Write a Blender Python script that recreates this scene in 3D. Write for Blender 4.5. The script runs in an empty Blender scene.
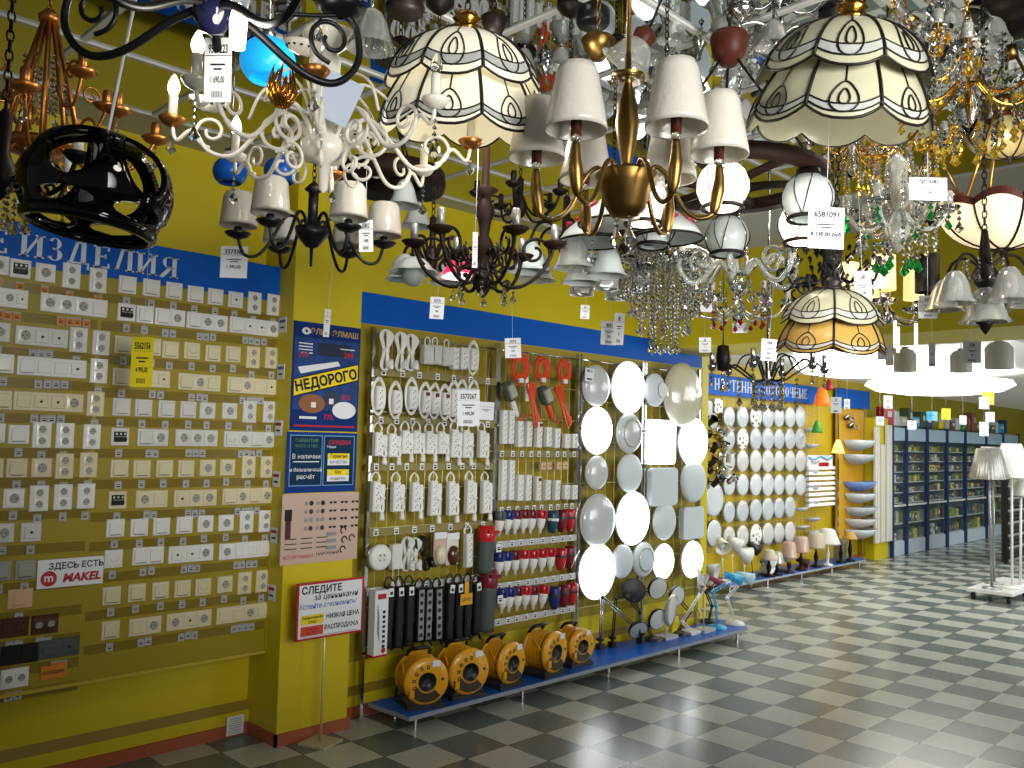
# Electrical and lighting shop: socket wall, extension-lead racks, ceiling lights and chandeliers.
import bpy, math, random
from mathutils import Vector, Matrix, Euler
random.seed(11)
SC = bpy.context.scene
COL = SC.collection
PI = math.pi
sin, cos = math.sin, math.cos

# ------------------------------------------------------------------ survey of the place (X along the wall, Y into the wall, Z up)
EYE = Vector((0, 0, 1.6676))
FPX = 873.21
RT = Vector((0.7056933, -0.70805533, 0.02558554))
UP = Vector((-0.06117471, -0.02491461, 0.99781607))
FW = Vector((0.70587153, 0.70571731, 0.06089715))
def sight(u, v): return FW + RT*((u-512)/FPX) - UP*((v-384)/FPX)
def on_y(u, v, Y): d = sight(u, v); return EYE + d*(Y/d.y)
def on_x(u, v, X): d = sight(u, v); return EYE + d*(X/d.x)
def on_z(u, v, z): d = sight(u, v); return EYE + d*((z-EYE.z)/d.z)
def at(u, v, D): return EYE + sight(u, v)*D

cam = bpy.data.cameras.new('camera'); camo = bpy.data.objects.new('camera', cam); COL.objects.link(camo)
cam.sensor_width = 36.0; cam.lens = FPX/1024*36.0; cam.clip_start = .05; cam.clip_end = 200
camo.matrix_world = Matrix.Translation(EYE) @ Matrix((RT, UP, -FW)).transposed().to_4x4()
SC.camera = camo

# ------------------------------------------------------------------ materials
MATS = {}
def lin(c):
    c /= 255.0
    return c/12.92 if c <= .04045 else ((c+.055)/1.055)**2.4
def rgb(h):
    if isinstance(h, str): return tuple(lin(int(h[i:i+2], 16)) for i in (0, 2, 4))
    return h
def mat(name, col, rough=.5, metal=0, emit=0, trans=0, coat=0, noise=0, nscale=8, transl=0, ior=1.45, ecol=None, spec=.5, bump=0):
    if name in MATS: return MATS[name]
    m = bpy.data.materials.new(name); m.use_nodes = True
    nt = m.node_tree; b = nt.nodes['Principled BSDF']; c = rgb(col)
    b.inputs['Base Color'].default_value = (*c, 1)
    b.inputs['Roughness'].default_value = rough; b.inputs['Metallic'].default_value = metal
    b.inputs['Transmission Weight'].default_value = trans; b.inputs['IOR'].default_value = ior
    b.inputs['Coat Weight'].default_value = coat; b.inputs['Coat Roughness'].default_value = .08
    b.inputs['Specular IOR Level'].default_value = spec
    if emit:
        b.inputs['Emission Color'].default_value = (*(rgb(ecol) if ecol else c), 1); b.inputs['Emission Strength'].default_value = emit
    if noise:
        tc = nt.nodes.new('ShaderNodeTexCoord'); n = nt.nodes.new('ShaderNodeTexNoise'); n.inputs['Scale'].default_value = nscale; n.inputs['Detail'].default_value = 4
        mx = nt.nodes.new('ShaderNodeMix'); mx.data_type = 'RGBA'
        mx.inputs[6].default_value = (*[x*(1-noise) for x in c], 1); mx.inputs[7].default_value = (*[min(1, x*(1+noise)) for x in c], 1)
        nt.links.new(tc.outputs['Object'], n.inputs['Vector']); nt.links.new(n.outputs['Fac'], mx.inputs[0]); nt.links.new(mx.outputs[2], b.inputs['Base Color'])
    if bump:
        tb = nt.nodes.new('ShaderNodeTexCoord'); nb = nt.nodes.new('ShaderNodeTexNoise'); nb.inputs['Scale'].default_value = bump; nb.inputs['Distortion'].default_value = 1.5; bp = nt.nodes.new('ShaderNodeBump'); bp.inputs['Strength'].default_value = .18; bp.inputs['Distance'].default_value = .012
        nt.links.new(tb.outputs['Object'], nb.inputs['Vector']); nt.links.new(nb.outputs['Fac'], bp.inputs['Height']); nt.links.new(bp.outputs[0], b.inputs['Normal']); nt.links.new(bp.outputs[0], b.inputs['Coat Normal'])
    if transl:
        t = nt.nodes.new('ShaderNodeBsdfTranslucent'); t.inputs['Color'].default_value = (*c, 1)
        ms = nt.nodes.new('ShaderNodeMixShader'); ms.inputs[0].default_value = transl
        o = nt.nodes['Material Output']
        nt.links.new(b.outputs[0], ms.inputs[1]); nt.links.new(t.outputs[0], ms.inputs[2]); nt.links.new(ms.outputs[0], o.inputs['Surface'])
    MATS[name] = m
    return m
YEL = mat('wall yellow paint', 'cdba18', .42, noise=.06, nscale=1.3)
YELD = mat('yellow board paint', '978614', .45, noise=.05, nscale=3)
YELL = mat('dark yellow ledge shade', '8f7412', .5, noise=.08)  # shade on the ledge top put into the colour; battens share it
BLU = mat('blue sign board', '0057b8', .45, noise=.04, nscale=2, spec=.2)
WHT = mat('white plastic', 'e4e4e0', .28, coat=.3)
OFFW = mat('soft white', 'd8d6cc', .5)
CREAM = mat('cream plastic', 'd6ccaa', .3, coat=.3)
GRYW = mat('pale grey plastic', 'cfd0cb', .3, coat=.3)
BLK = mat('black plastic', '121212', .35)
DRK = mat('dark grey plastic', '2b2b2c', .4)
GRN = mat('grey green plastic', '4a5450', .45)
SIL = mat('silver plastic', 'a9aaa0', .3, .4)
BRN = mat('brown bakelite', '4a2412', .3, coat=.5)
BEI = mat('beige plastic', 'cfae86', .35)
CHR = mat('chrome', 'c9c9c9', .15, 1)
STL = mat('painted steel', '9a9a98', .35, .7)
WIRE = mat('pale yellow wire', 'd8cf94', .3, .3)
PAP = mat('white paper', 'dfe3e6', .6)
PAPY = mat('yellow paper', 'e8cf1e', .6)
PAPG = mat('grey paper', 'aeb0b0', .6)
PAPO = mat('orange paper', 'cf7a1c', .6)
PAPK = mat('pink paper', 'c4aa9a', .7, noise=.05)
INK = mat('black ink', '17181a', .6)
INKR = mat('red ink', 'b01a2c', .6)
INKB = mat('blue ink', '1d5fae', .6)
INKG = mat('grey ink', '8a8d92', .6)
GLD = mat('gold print', 'caa24a', .4, .3)
TAGM = mat('clear grey holder', '9c9a8c', .3)
ORG = mat('orange plastic', 'dd9d0e', .35, coat=.3)
ORC = mat('orange rubber cord', 'd8481a', .45)
RED = mat('red plastic', 'b3161f', .3, coat=.3)
REDD = mat('dark red plastic', '6d1420', .35)
NAVY = mat('navy plastic', '1b2a72', .35)
TEAL = mat('teal plastic', '0d4a5e', .35)
TERRA = mat('terracotta skirting', 'a85a3c', .5, noise=.1, nscale=5)
BRASS = mat('antique brass', '806536', .36, 1, noise=.15, nscale=20)
COPP = mat('copper gold', 'b5773c', .35, .9, noise=.15, nscale=20)
GOLD = mat('polished brass', 'd69a3a', .18, 1)
BRZ = mat('dark bronze', '1a1411', .45, .3, spec=.25)
IRON = mat('black iron', '101012', .38, .3)
GLBLK = mat('gloss black glass', '040404', .05, spec=.4)
WENGE = mat('dark wood', '1f120c', .6, noise=.35, nscale=12, spec=.15)
WOOD = mat('red brown wood', '421d12', .45, noise=.3, nscale=15, spec=.2)
WCRM = mat('white enamel', 'e2ddcf', .3, coat=.4)
PSH = mat('plastic wrapped shade', 'd2cfc4', .22, transl=.35, coat=.6, noise=.08, nscale=30, bump=38)
FROST = mat('frosted glass', 'cfd8d6', .25, transl=.3, coat=.5)
RIBG = mat('cloudy clear glass', 'd9dcd6', .12, trans=.75, noise=.1, nscale=25)
GLASS = mat('clear glass', 'f4f7f7', .03, trans=1)
CRY = mat('cut crystal', 'f5f5f5', .02, trans=1, ior=1.6)
CRYA = mat('amber crystal', 'f4cc4a', .04, trans=.95, ior=1.55)
CRYG = mat('green crystal', '18a048', .05, trans=.85, ior=1.55)
CRYR = mat('red crystal', 'c01030', .05, trans=.8, ior=1.55)
CRYP = mat('purple crystal', '6a30d0', .1, trans=.5, emit=.4)
TIF = mat('cream art glass', 'd9d4be', .28, transl=.4, noise=.12, nscale=9, coat=.4)
TIFY = mat('honey art glass', 'cda858', .3, transl=.35, noise=.2, nscale=12)
TIFW = mat('grey rippled glass', 'b4b5b0', .3, transl=.25, noise=.3, nscale=70)
TIFU = mat('unlit olive cream art glass', 'b9b89c', .25, transl=.2, noise=.15, nscale=9, coat=.5)
TIFL = mat('lit cream art glass', 'e2dcc4', .28, emit=.28, noise=.12, nscale=9, coat=.4)
LEAD = mat('dark lead came', '1c1712', .45, .4)
BULB = mat('lit warm bulb', 'fff2d8', .3, emit=14)
LIT = mat('lit white diffuser', 'ffffff', .4, emit=4.5, ecol='f4fbff')
LITW = mat('lit warm glass', 'fff6e4', .4, emit=2.2)
LITP = mat('lit peach glass', 'f2dcb4', .35, emit=.75, noise=.1, nscale=5)
LITB = mat('lit blue glass', '1aa0e6', .3, emit=.8)
BLUS = mat('blue glass', '1560c4', .25, transl=.2)
PINK = mat('pink glass', 'e0305e', .3, emit=.5)
PULSE = {}

# ------------------------------------------------------------------ mesh collector
class MB:
    def __init__(s): s.v = []; s.f = []; s.m = []; s.s = []; s.T = Matrix.Identity(4)
    def add(s, vs, fs, mi=0, sm=False):
        o = len(s.v); T = s.T
        s.v += [(T @ Vector(p))[:] for p in vs]
        s.f += [tuple(i+o for i in f) for f in fs]; s.m += [mi]*len(fs); s.s += [sm]*len(fs)
        return s
    def box(s, c, d, mi=0, ch=0):
        x, y, z = c; a, b, h = d[0]/2, d[1]/2, d[2]/2
        if not ch:
            vs = [(x+i*a, y+j*b, z+k*h) for i in (-1, 1) for j in (-1, 1) for k in (-1, 1)]
            return s.add(vs, [(0, 1, 3, 2), (4, 6, 7, 5), (0, 4, 5, 1), (2, 3, 7, 6), (0, 2, 6, 4), (1, 5, 7, 3)], mi)
        # chamfered towards -Y (the face turned into the room)
        c_ = ch
        L = lambda X, Z, Y: [(x-X, Y, z-Z), (x+X, Y, z-Z), (x+X, Y, z+Z), (x-X, Y, z+Z)]
        vs = L(a, h, y+b)+L(a, h, y-b+c_)+L(a-c_, h-c_, y-b)
        fs = [(3, 2, 1, 0)]
        for q in (0, 4):
            for i in range(4): fs.append((q+i, q+(i+1) % 4, q+4+(i+1) % 4, q+4+i))
        fs.append((8, 9, 10, 11))
        return s.add(vs, fs, mi)
    def lathe(s, prof, n=16, mi=0, axis='z', c=(0, 0, 0), sm=True, a0=0, a1=2*PI, wob=None):
        full = abs(a1-a0-2*PI) < 1e-6; k = n if full else n+1; vs = []
        for (r, z) in prof:
            for i in range(k):
                a = a0+(a1-a0)*i/n; rr = r*(wob(a, z) if wob else 1)
                x, y = rr*cos(a), rr*sin(a)
                p = (x, y, z) if axis == 'z' else ((x, -z, y) if axis == 'y' else (z, x, y))
                vs.append((p[0]+c[0], p[1]+c[1], p[2]+c[2]))
        fs = []
        for j in range(len(prof)-1):
            for i in range(n):
                i2 = (i+1) % k
                fs.append((j*k+i, j*k+i2, (j+1)*k+i2, (j+1)*k+i))
        return s.add(vs, fs, mi, sm)
    def tube(s, pts, r, n=6, mi=0, closed=False, sm=True):
        pts = [Vector(p) for p in pts]; N = len(pts); vs = []; prev = None
        for i, p in enumerate(pts):
            t = (pts[(i+1) % N]-pts[i-1]) if closed else (pts[min(i+1, N-1)]-pts[max(i-1, 0)])
            t = t.normalized() if t.length > 1e-9 else Vector((0, 0, 1))
            if prev is None:
                a = Vector((0, 0, 1)) if abs(t.z) < .9 else Vector((1, 0, 0)); nr = t.cross(a).normalized()
            else:
                nr = prev-t*prev.dot(t); nr = nr.normalized() if nr.length > 1e-6 else t.orthogonal().normalized()
            prev = nr; bn = t.cross(nr); rr = r[i] if isinstance(r, (list, tuple)) else r
            for k in range(n): vs.append(p+(nr*cos(2*PI*k/n)+bn*sin(2*PI*k/n))*rr)
        fs = []
        for i in range(N if closed else N-1):
            j = (i+1) % N
            for k in range(n): fs.append((i*n+k, i*n+(k+1) % n, j*n+(k+1) % n, j*n+k))
        if not closed: fs += [tuple(range(n-1, -1, -1)), tuple((N-1)*n+k for k in range(n))]
        return s.add([v[:] for v in vs], fs, mi, sm)
    def ball(s, c, r, mi=0, n=10, sc=(1, 1, 1)):
        rows = max(4, n*2//3); vs = []; fs = []
        for j in range(rows+1):
            a = PI*j/rows
            for i in range(n): vs.append((c[0]+r*sc[0]*sin(a)*cos(2*PI*i/n), c[1]+r*sc[1]*sin(a)*sin(2*PI*i/n), c[2]+r*sc[2]*cos(a)))
        for j in range(rows):
            for i in range(n): fs.append((j*n+i, (j+1)*n+i, (j+1)*n+(i+1) % n, j*n+(i+1) % n))
        return s.add(vs, fs, mi, True)
    def gem(s, c, r, h, mi=0, n=6):   # faceted drop
        x, y, z = c; vs = [(x, y, z+h*.55)]+[(x+r*cos(2*PI*i/n), y+r*sin(2*PI*i/n), z-h*.1) for i in range(n)]+[(x, y, z-h*.45)]
        fs = [(0, 1+i, 1+(i+1) % n) for i in range(n)]+[(n+1, 1+(i+1) % n, 1+i) for i in range(n)]
        return s.add(vs, fs, mi)
    def quad(s, c, w, h, mi=0, y=0):
        x, z = c
        return s.add([(x-w/2, y, z-h/2), (x+w/2, y, z-h/2), (x+w/2, y, z+h/2), (x-w/2, y, z+h/2)], [(0, 1, 2, 3)], mi)
    def poly(s, pts, y=0, mi=0):
        return s.add([(p[0], y, p[1]) for p in pts], [tuple(range(len(pts)))], mi)
    def prism(s, pts, y0, y1, mi=0):
        n = len(pts); vs = [(p[0], y0, p[1]) for p in pts]+[(p[0], y1, p[1]) for p in pts]
        return s.add(vs, [tuple(range(n)), tuple(range(2*n-1, n-1, -1))]+[(i, n+i, n+(i+1) % n, (i+1) % n) for i in range(n)], mi)
    def disc(s, c, r, mi=0, n=16, y=0, ry=None):
        return s.poly([(c[0]+r*cos(2*PI*i/n), c[1]+(ry or r)*sin(2*PI*i/n)) for i in range(n)], y, mi)
    def text(s, body, size, c=(0, 0), y=0, mi=0, bold=0, sx=1, align='CENTER', shear=0):
        vs, fs = glyphs(body, bold); 
        xs = [v[0] for v in vs] or [0]; x0 = {'CENTER': (min(xs)+max(xs))/2, 'LEFT': min(xs), 'RIGHT': max(xs)}[align]
        return s.add([(c[0]+((a-x0)+shear*b)*size*sx, y, c[1]+b*size) for a, b in vs], fs, mi)
    def mesh(s, name, mats):
        me = bpy.data.meshes.new(name); me.from_pydata(s.v, [], s.f)
        for m in mats: me.materials.append(m)
        me.polygons.foreach_set('material_index', s.m); me.polygons.foreach_set('use_smooth', s.s)
        me.update(); return me
TXT = {}
def glyphs(body, bold):
    k = (body, bold)
    if k not in TXT:
        cu = bpy.data.curves.new('lettering', 'FONT'); cu.body = body; cu.resolution_u = 2; cu.offset = bold
        o = bpy.data.objects.new('lettering', cu); me = bpy.data.meshes.new_from_object(o)
        TXT[k] = ([(v.co.x, v.co.y) for v in me.vertices], [tuple(p.vertices) for p in me.polygons])
        bpy.data.objects.remove(o); bpy.data.curves.remove(cu); bpy.data.meshes.remove(me)
    return TXT[k]
CACHE = {}
def cached(key, mats, fn):
    if key not in CACHE:
        b = MB(); fn(b); CACHE[key] = b.mesh(str(key if isinstance(key, str) else key[0]), mats)
    return CACHE[key]

# ------------------------------------------------------------------ objects
def obj(name, me, parent=None, loc=(0, 0, 0), rot=None, scale=None, label=None):
    o = bpy.data.objects.new(name, me); COL.objects.link(o); o.parent = parent; o.location = loc
    if rot is not None: o.rotation_euler = rot
    if scale is not None: o.scale = scale if hasattr(scale, '__len__') else (scale,)*3
    if label: o['label'] = label
    return o
def thing(name, label, cat, loc=(0, 0, 0), rot=None, group=None, me=None, scale=None):
    o = obj(name, me, None, loc, rot, scale); o['label'] = label; o['category'] = cat
    if group: o['group'] = group
    return o
def struct(name, me, loc=(0, 0, 0), parent=None, label=None):
    o = obj(name, me, parent, loc)
    if parent is None: o['kind'] = 'structure'
    if label: o['label'] = label
    return o
def smooth(pts, k=5, closed=False):
    P = [Vector(p) for p in pts]; out = []; n = len(P)
    for i in range(n if closed else n-1):
        if closed: a, b, c, d = P[i-1], P[i], P[(i+1) % n], P[(i+2) % n]
        else: a, b, c, d = P[max(i-1, 0)], P[i], P[i+1], P[min(i+2, n-1)]
        for j in range(k):
            t = j/k; out.append(.5*((2*b)+(c-a)*t+(2*a-5*b+4*c-d)*t*t+(3*b-a-3*c+d)*t*t*t))
    if not closed: out.append(P[-1])
    return out
def rz(pts, k=5): return [(p.x, 0, p.z) for p in smooth([(r, 0, z) for r, z in pts], k)]
ORD = 'zeroth first second third fourth fifth sixth seventh eighth ninth tenth eleventh twelfth thirteenth fourteenth fifteenth sixteenth seventeenth eighteenth nineteenth twentieth'.split()
ORD += ['%dst' % 21, '22nd', '23rd']+['%dth' % i for i in range(24, 60)]
def point(loc, power, col=(1, .9, .75), r=.03):
    l = bpy.data.lights.new('bulb_light', 'POINT'); l.energy = power; l.color = col; l.shadow_soft_size = r
    o = bpy.data.objects.new('bulb_light', l); COL.objects.link(o); o.location = loc; return o
def area(loc, target, sx, sy, power, col=(1, 1, 1)):
    l = bpy.data.lights.new('area_light', 'AREA'); l.shape = 'RECTANGLE'; l.size = sx; l.size_y = sy; l.energy = power; l.color = col
    o = bpy.data.objects.new('area_light', l); COL.objects.link(o); o.location = loc
    o.rotation_euler = (Vector(target)-Vector(loc)).to_track_quat('-Z', 'Y').to_euler(); return o
# ------------------------------------------------------------------ the setting
def floor_mat():
    m = bpy.data.materials.new('chequered stone tiles'); m.use_nodes = True; nt = m.node_tree; N = nt.nodes; b = N['Principled BSDF']
    def math_(op, a, bb=None):
        n = N.new('ShaderNodeMath'); n.operation = op
        for i, x in enumerate((a, bb)):
            if x is None: continue
            if isinstance(x, (int, float)): n.inputs[i].default_value = x
            else: nt.links.new(x, n.inputs[i])
        return n.outputs[0]
    tc = N.new('ShaderNodeTexCoord'); sp = N.new('ShaderNodeSeparateXYZ'); nt.links.new(tc.outputs['Object'], sp.inputs[0])
    ux = math_('DIVIDE', math_('SUBTRACT', sp.outputs[0], 4.3459), .3); uy = math_('DIVIDE', math_('SUBTRACT', sp.outputs[1], 3.106), .3)
    par = math_('FLOORED_MODULO', math_('ADD', math_('FLOOR', ux), math_('FLOOR', uy)), 2)
    def edge(u): f = math_('FRACT', u); return math_('MINIMUM', f, math_('SUBTRACT', 1, f))
    gr = math_('LESS_THAN', math_('MINIMUM', edge(ux), edge(uy)), .008)
    no = N.new('ShaderNodeTexNoise'); no.inputs['Scale'].default_value = 40; no.inputs['Detail'].default_value = 6; nt.links.new(tc.outputs['Object'], no.inputs['Vector'])
    n2 = N.new('ShaderNodeTexWhiteNoise'); cb = N.new('ShaderNodeCombineXYZ'); nt.links.new(math_('FLOOR', ux), cb.inputs[0]); nt.links.new(math_('FLOOR', uy), cb.inputs[1]); nt.links.new(cb.outputs[0], n2.inputs[0])
    def mix(f, a, bb):
        x = N.new('ShaderNodeMix'); x.data_type = 'RGBA'
        for i, q in ((0, f), (6, a), (7, bb)):
            if isinstance(q, tuple): x.inputs[i].default_value = (*q, 1)
            elif isinstance(q, (int, float)): x.inputs[i].default_value = q
            else: nt.links.new(q, x.inputs[i])
        return x.outputs[2]
    lt = mix(no.outputs['Fac'], rgb('a4a89c'), rgb('bcbfb4')); dk = mix(no.outputs['Fac'], rgb('545f5a'), rgb('69756f'))
    dk = mix(n2.outputs['Value'], dk, mix(.5, dk, rgb('6c7670')))
    c = mix(par, lt, dk); c = mix(gr, c, rgb('2b2b26')); nt.links.new(c, b.inputs['Base Color'])
    rr = N.new('ShaderNodeMapRange'); rr.inputs[3].default_value = .16; rr.inputs[4].default_value = .3; nt.links.new(no.outputs['Fac'], rr.inputs[0]); nt.links.new(rr.outputs[0], b.inputs['Roughness'])
    return m
def sbox(name, x, y, z, m, label=None, parent=None):
    b = MB(); b.box(((x[0]+x[1])/2, (y[0]+y[1])/2, (z[0]+z[1])/2), (x[1]-x[0], y[1]-y[0], z[1]-z[0])); return struct(name, b.mesh(name, [m]), label=label, parent=parent)
MIRZ = 3.18
WALLY, BRDY, RWY = 4.52, 4.36, 4.36
floor = struct('floor', MB().add([(-3, -6, 0), (26, -6, 0), (26, 6.2, 0), (-3, 6.2, 0)], [(0, 1, 2, 3)]).mesh('floor', [floor_mat()]), label='grey and beige chequered tile floor')
sbox('wall_left', (-3, 2.5), (WALLY, WALLY+.2), (0, 3.3), YEL)
sbox('wall_pilaster', (2.5, 2.945), (4.2, 4.72), (0, 3.3), YEL, 'yellow pilaster between the socket board and the racks')
sbox('wall_rack', (2.945, 6.79), (RWY, RWY+.2), (0, 3.3), YEL)
sbox('wall_rack_panel', (2.96, 6.78), (RWY-.015, RWY), (.32, 2.33), YELD)
sbox('wall_return', (6.79, 6.9), (RWY, 5.7), (0, 3.3), YEL)
sbox('wall_far', (6.9, 13.3), (5.6, 5.8), (0, 3.3), mat('deep yellow paint', 'bba016', .42, noise=.06, nscale=1.3))
sbox('wall_cabinets', (13.3, 26), (6.0, 6.2), (0, 3.3), YEL)
sbox('wall_end', (25.8, 26), (-6, 6.2), (0, 3.3), mat('grey green end wall', 'a8a78a', .6, noise=.2, nscale=.6))
sbox('wall_column', (13.0, 13.5), (5.36, 5.6), (0, 2.1), YEL, 'narrow yellow column before the glass cabinets')
# ledge at the foot of the wall, skirting
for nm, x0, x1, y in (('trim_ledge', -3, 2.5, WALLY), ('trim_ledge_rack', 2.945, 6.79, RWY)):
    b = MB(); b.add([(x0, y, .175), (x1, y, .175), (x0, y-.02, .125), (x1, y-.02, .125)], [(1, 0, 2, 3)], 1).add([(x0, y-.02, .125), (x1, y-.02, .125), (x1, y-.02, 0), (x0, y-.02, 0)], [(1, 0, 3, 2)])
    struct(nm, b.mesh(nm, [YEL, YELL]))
for nm, x, y in (('baseboard_left', (-3, 2.488), (WALLY-.035, WALLY-.02)), ('baseboard_pilaster', (2.485, 2.96), (4.185, 4.2)), ('baseboard_rack', (2.945, 6.79), (RWY-.035, RWY-.02)), ('baseboard_pilaster_side', (2.485, 2.5), (4.185, 4.5)), ('baseboard_far', (6.9, 13.3), (5.585, 5.6))):
    sbox(nm, x, y, (0, .062), TERRA)
# mirror ceiling in a white grid, plain border, dropped beam, lower white ceiling beyond
MIR = mat('ceiling mirror', 'b9bcbc', .015, 1, noise=.03, nscale=1.5)
struct('ceiling_mirror', MB().add([(-3, -6, MIRZ), (-3, 4.18, MIRZ), (5.1, 4.18, MIRZ), (5.1, -6, MIRZ)], [(0, 1, 2, 3)]).mesh('ceiling_mirror', [MIR]), label='mirror tiles of the suspended ceiling')
bd = mat('ceiling border grey white', 'b9b9b0', .6)
struct('ceiling_border', MB().box((1.05, 4.35, MIRZ+.05), (8.1, .34, .102)).box((5.57, -.74, MIRZ+.05), (.94, 10.52, .102)).mesh('ceiling_border', [bd]))
g = MB()
for k in range(-9, 2): g.box((1.05, 3.577+.606*k if k < 1 else 4.18, MIRZ-.004), (8.1, .02, .012))
for k in range(-7, 7): g.box((1.68+.533*k if k < 6 else 5.1, -.9, MIRZ-.003), (.024, 10.2, .01))
struct('ceiling_grid', g.mesh('ceiling_grid', [mat('white grid bar', 'c4c4be', .4)]), label='white T bars of the mirror ceiling')
sbox('ceiling_beam', (6.03, 6.79), (-6, RWY), (2.44, 3.3), YEL, 'yellow dropped beam across the shop')
WCEIL = mat('white gloss ceiling', 'e2e2e0', .25, emit=.1, ecol='f4f4f0', noise=.06, nscale=.6)  # slight glow put into the ceiling so it looks brightly lit
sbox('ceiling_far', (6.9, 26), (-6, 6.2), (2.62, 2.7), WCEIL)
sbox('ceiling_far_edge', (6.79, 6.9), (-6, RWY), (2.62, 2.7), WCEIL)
# ------------------------------------------------------------------ blue sign bands with serif capitals
GL = {'И': (.9, [('s', .16), ('s', .74), ('d', .22, .1, .68, .9, .05)]), 'З': (.62, [('a', .29, .755, .25, .245, 155, -90, .1), ('a', .29, .27, .3, .27, 90, -155, .12), ('h', .2, .42, .52)]),
      'Д': (.95, [('d', .2, .08, .42, .97, .06), ('sv', .68, .06, .97), ('h', .06, .9, .06), ('h', .36, .76, .97), ('v', .08, -.2, .08), ('v', .88, -.2, .08)]),
      'Е': (.72, [('s', .18), ('h', .18, .62, .97), ('h', .18, .64, .03), ('h', .18, .5, .52), ('v', .62, .8, 1), ('v', .64, 0, .22), ('v', .5, .42, .62)]),
      'Л': (.86, [('d', .16, .05, .38, .97, .06), ('s', .7), ('h', .3, .74, .97), ('b', .12, .06)]), 'Я': (.84, [('s', .68), ('a', .38, .73, .24, .25, 70, 290, .1), ('h', .36, .68, .97), ('h', .38, .68, .48), ('d', .12, .03, .5, .48, .09), ('h', .02, .2, .02)]),
      'Н': (.9, [('s', .16), ('s', .74), ('h', .16, .74, .5)]), 'А': (.88, [('d', .12, .02, .44, .98, .05), ('d', .74, .02, .44, .98, .13), ('h', .22, .64, .34), ('h', .02, .24, .02), ('h', .6, .88, .02)]),
      'С': (.74, [('a', .4, .5, .34, .48, 50, 310, .13), ('v', .64, .68, .95)]), 'Т': (.78, [('sv', .39, 0, .97), ('h', .05, .73, .97), ('v', .05, .76, 1), ('v', .73, .76, 1), ('h', .25, .53, .02)]),
      'О': (.84, [('a', .42, .5, .36, .48, 0, 360, .12)]), 'П': (.88, [('s', .16), ('s', .72), ('h', .16, .72, .97)]), '-': (.42, [('h', .06, .36, .38)]), 'Ч': (.82, [('s', .66), ('v', .16, .5, 1), ('h', .16, .66, .45)]), 'Ы': (1.0, [('s', .16), ('s', .86), ('a', .3, .26, .26, .26, -90, 90, .1), ('h', .16, .3, .5)]), ' ': (.17, [])}
def serif_text(b, text, x, z, h, y, mi, sx=1):
    R = lambda x0, z0, x1, z1: b.poly([(x0, z0), (x1, z0), (x1, z1), (x0, z1)], y, mi)
    for ch in text:
        w, st = GL[ch]; P = lambda u, v: (x+u*h*sx, z+v*h)
        for t in st:
            if t[0] in ('s', 'sv'):
                c = t[1]; lo, hi = (0, 1) if t[0] == 's' else t[2:]
                R(*P(c-.1, lo), *P(c+.1, hi))
                if t[0] == 's': R(*P(c-.19, 0), *P(c+.19, .065)); R(*P(c-.19, .935), *P(c+.19, 1))
            elif t[0] == 'h': R(*P(t[1], t[3]-.038), *P(t[2], t[3]+.038))
            elif t[0] == 'v': R(*P(t[1]-.045, t[2]), *P(t[1]+.045, t[3]))
            elif t[0] == 'b': b.disc(P(t[1], t[2]), .07*h, mi, 8, y)
            elif t[0] == 'd':
                _, a, c, d, e, q = t; q *= 1.25; b.poly([P(a-q, c), P(a+q, c), P(d+q, e), P(d-q, e)], y, mi)
            elif t[0] == 'a':
                _, cx, cy, rx, ry, a0, a1, q = t; n = 14
                for i in range(n):
                    g0, g1 = math.radians(a0+(a1-a0)*i/n), math.radians(a0+(a1-a0)*(i+1)/n)
                    t0, t1 = .045+1.25*q*abs(cos(g0)), .045+1.25*q*abs(cos(g1))
                    b.poly([P(cx+rx*cos(g0), cy+ry*sin(g0)), P(cx+rx*cos(g1), cy+ry*sin(g1)), P(cx+(rx-t1)*cos(g1), cy+(ry-t1*.5)*sin(g1)), P(cx+(rx-t0)*cos(g0), cy+(ry-t0*.5)*sin(g0))], y, mi)
        x += (w*sx+.13)*h
    return x
def band(name, label, x0, x1, y, z0, z1, texts, letters=''):
    t = thing(name, label, 'sign', ((x0+x1)/2, y, z0)); W = x1-x0
    obj('board', MB().box((0, -.003, (z1-z0)/2), (W, .006, z1-z0)).mesh('sign_board', [BLU]), t)
    b = MB()
    for s, x, z, h, sx in texts: serif_text(b, s, x-(x0+x1)/2, z-z0, h, -.0072, 0, sx)
    if texts: obj('lettering', b.mesh('lettering', [mat('sign lettering', 'd4deea', .5)]), t, label='white serif capitals')
band('shop_sign', 'blue sign band with white serif letters over the socket board', -.6, 2.512, BRDY, 2.39, 2.585, [('Е ИЗДЕЛИЯ', 1.052, 2.432, .106, 1.06)])
band('shop_sign', 'plain blue sign band above the extension lead racks', 2.95, 6.78, RWY, 2.335, 2.525, [])
band('shop_sign', 'far blue sign band starting with white letters above the round wall lights', 8.45, 11.7, 5.55, 2.23, 2.47, [('НАСТЕННО-ПОТОЛОЧНЫЕ', 8.9, 2.285, .14, .92)])
band('shop_sign', 'short plain blue sign band above the bowl sconces by the far column', 12.1, 13.28, 5.55, 2.23, 2.5, [])
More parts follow.
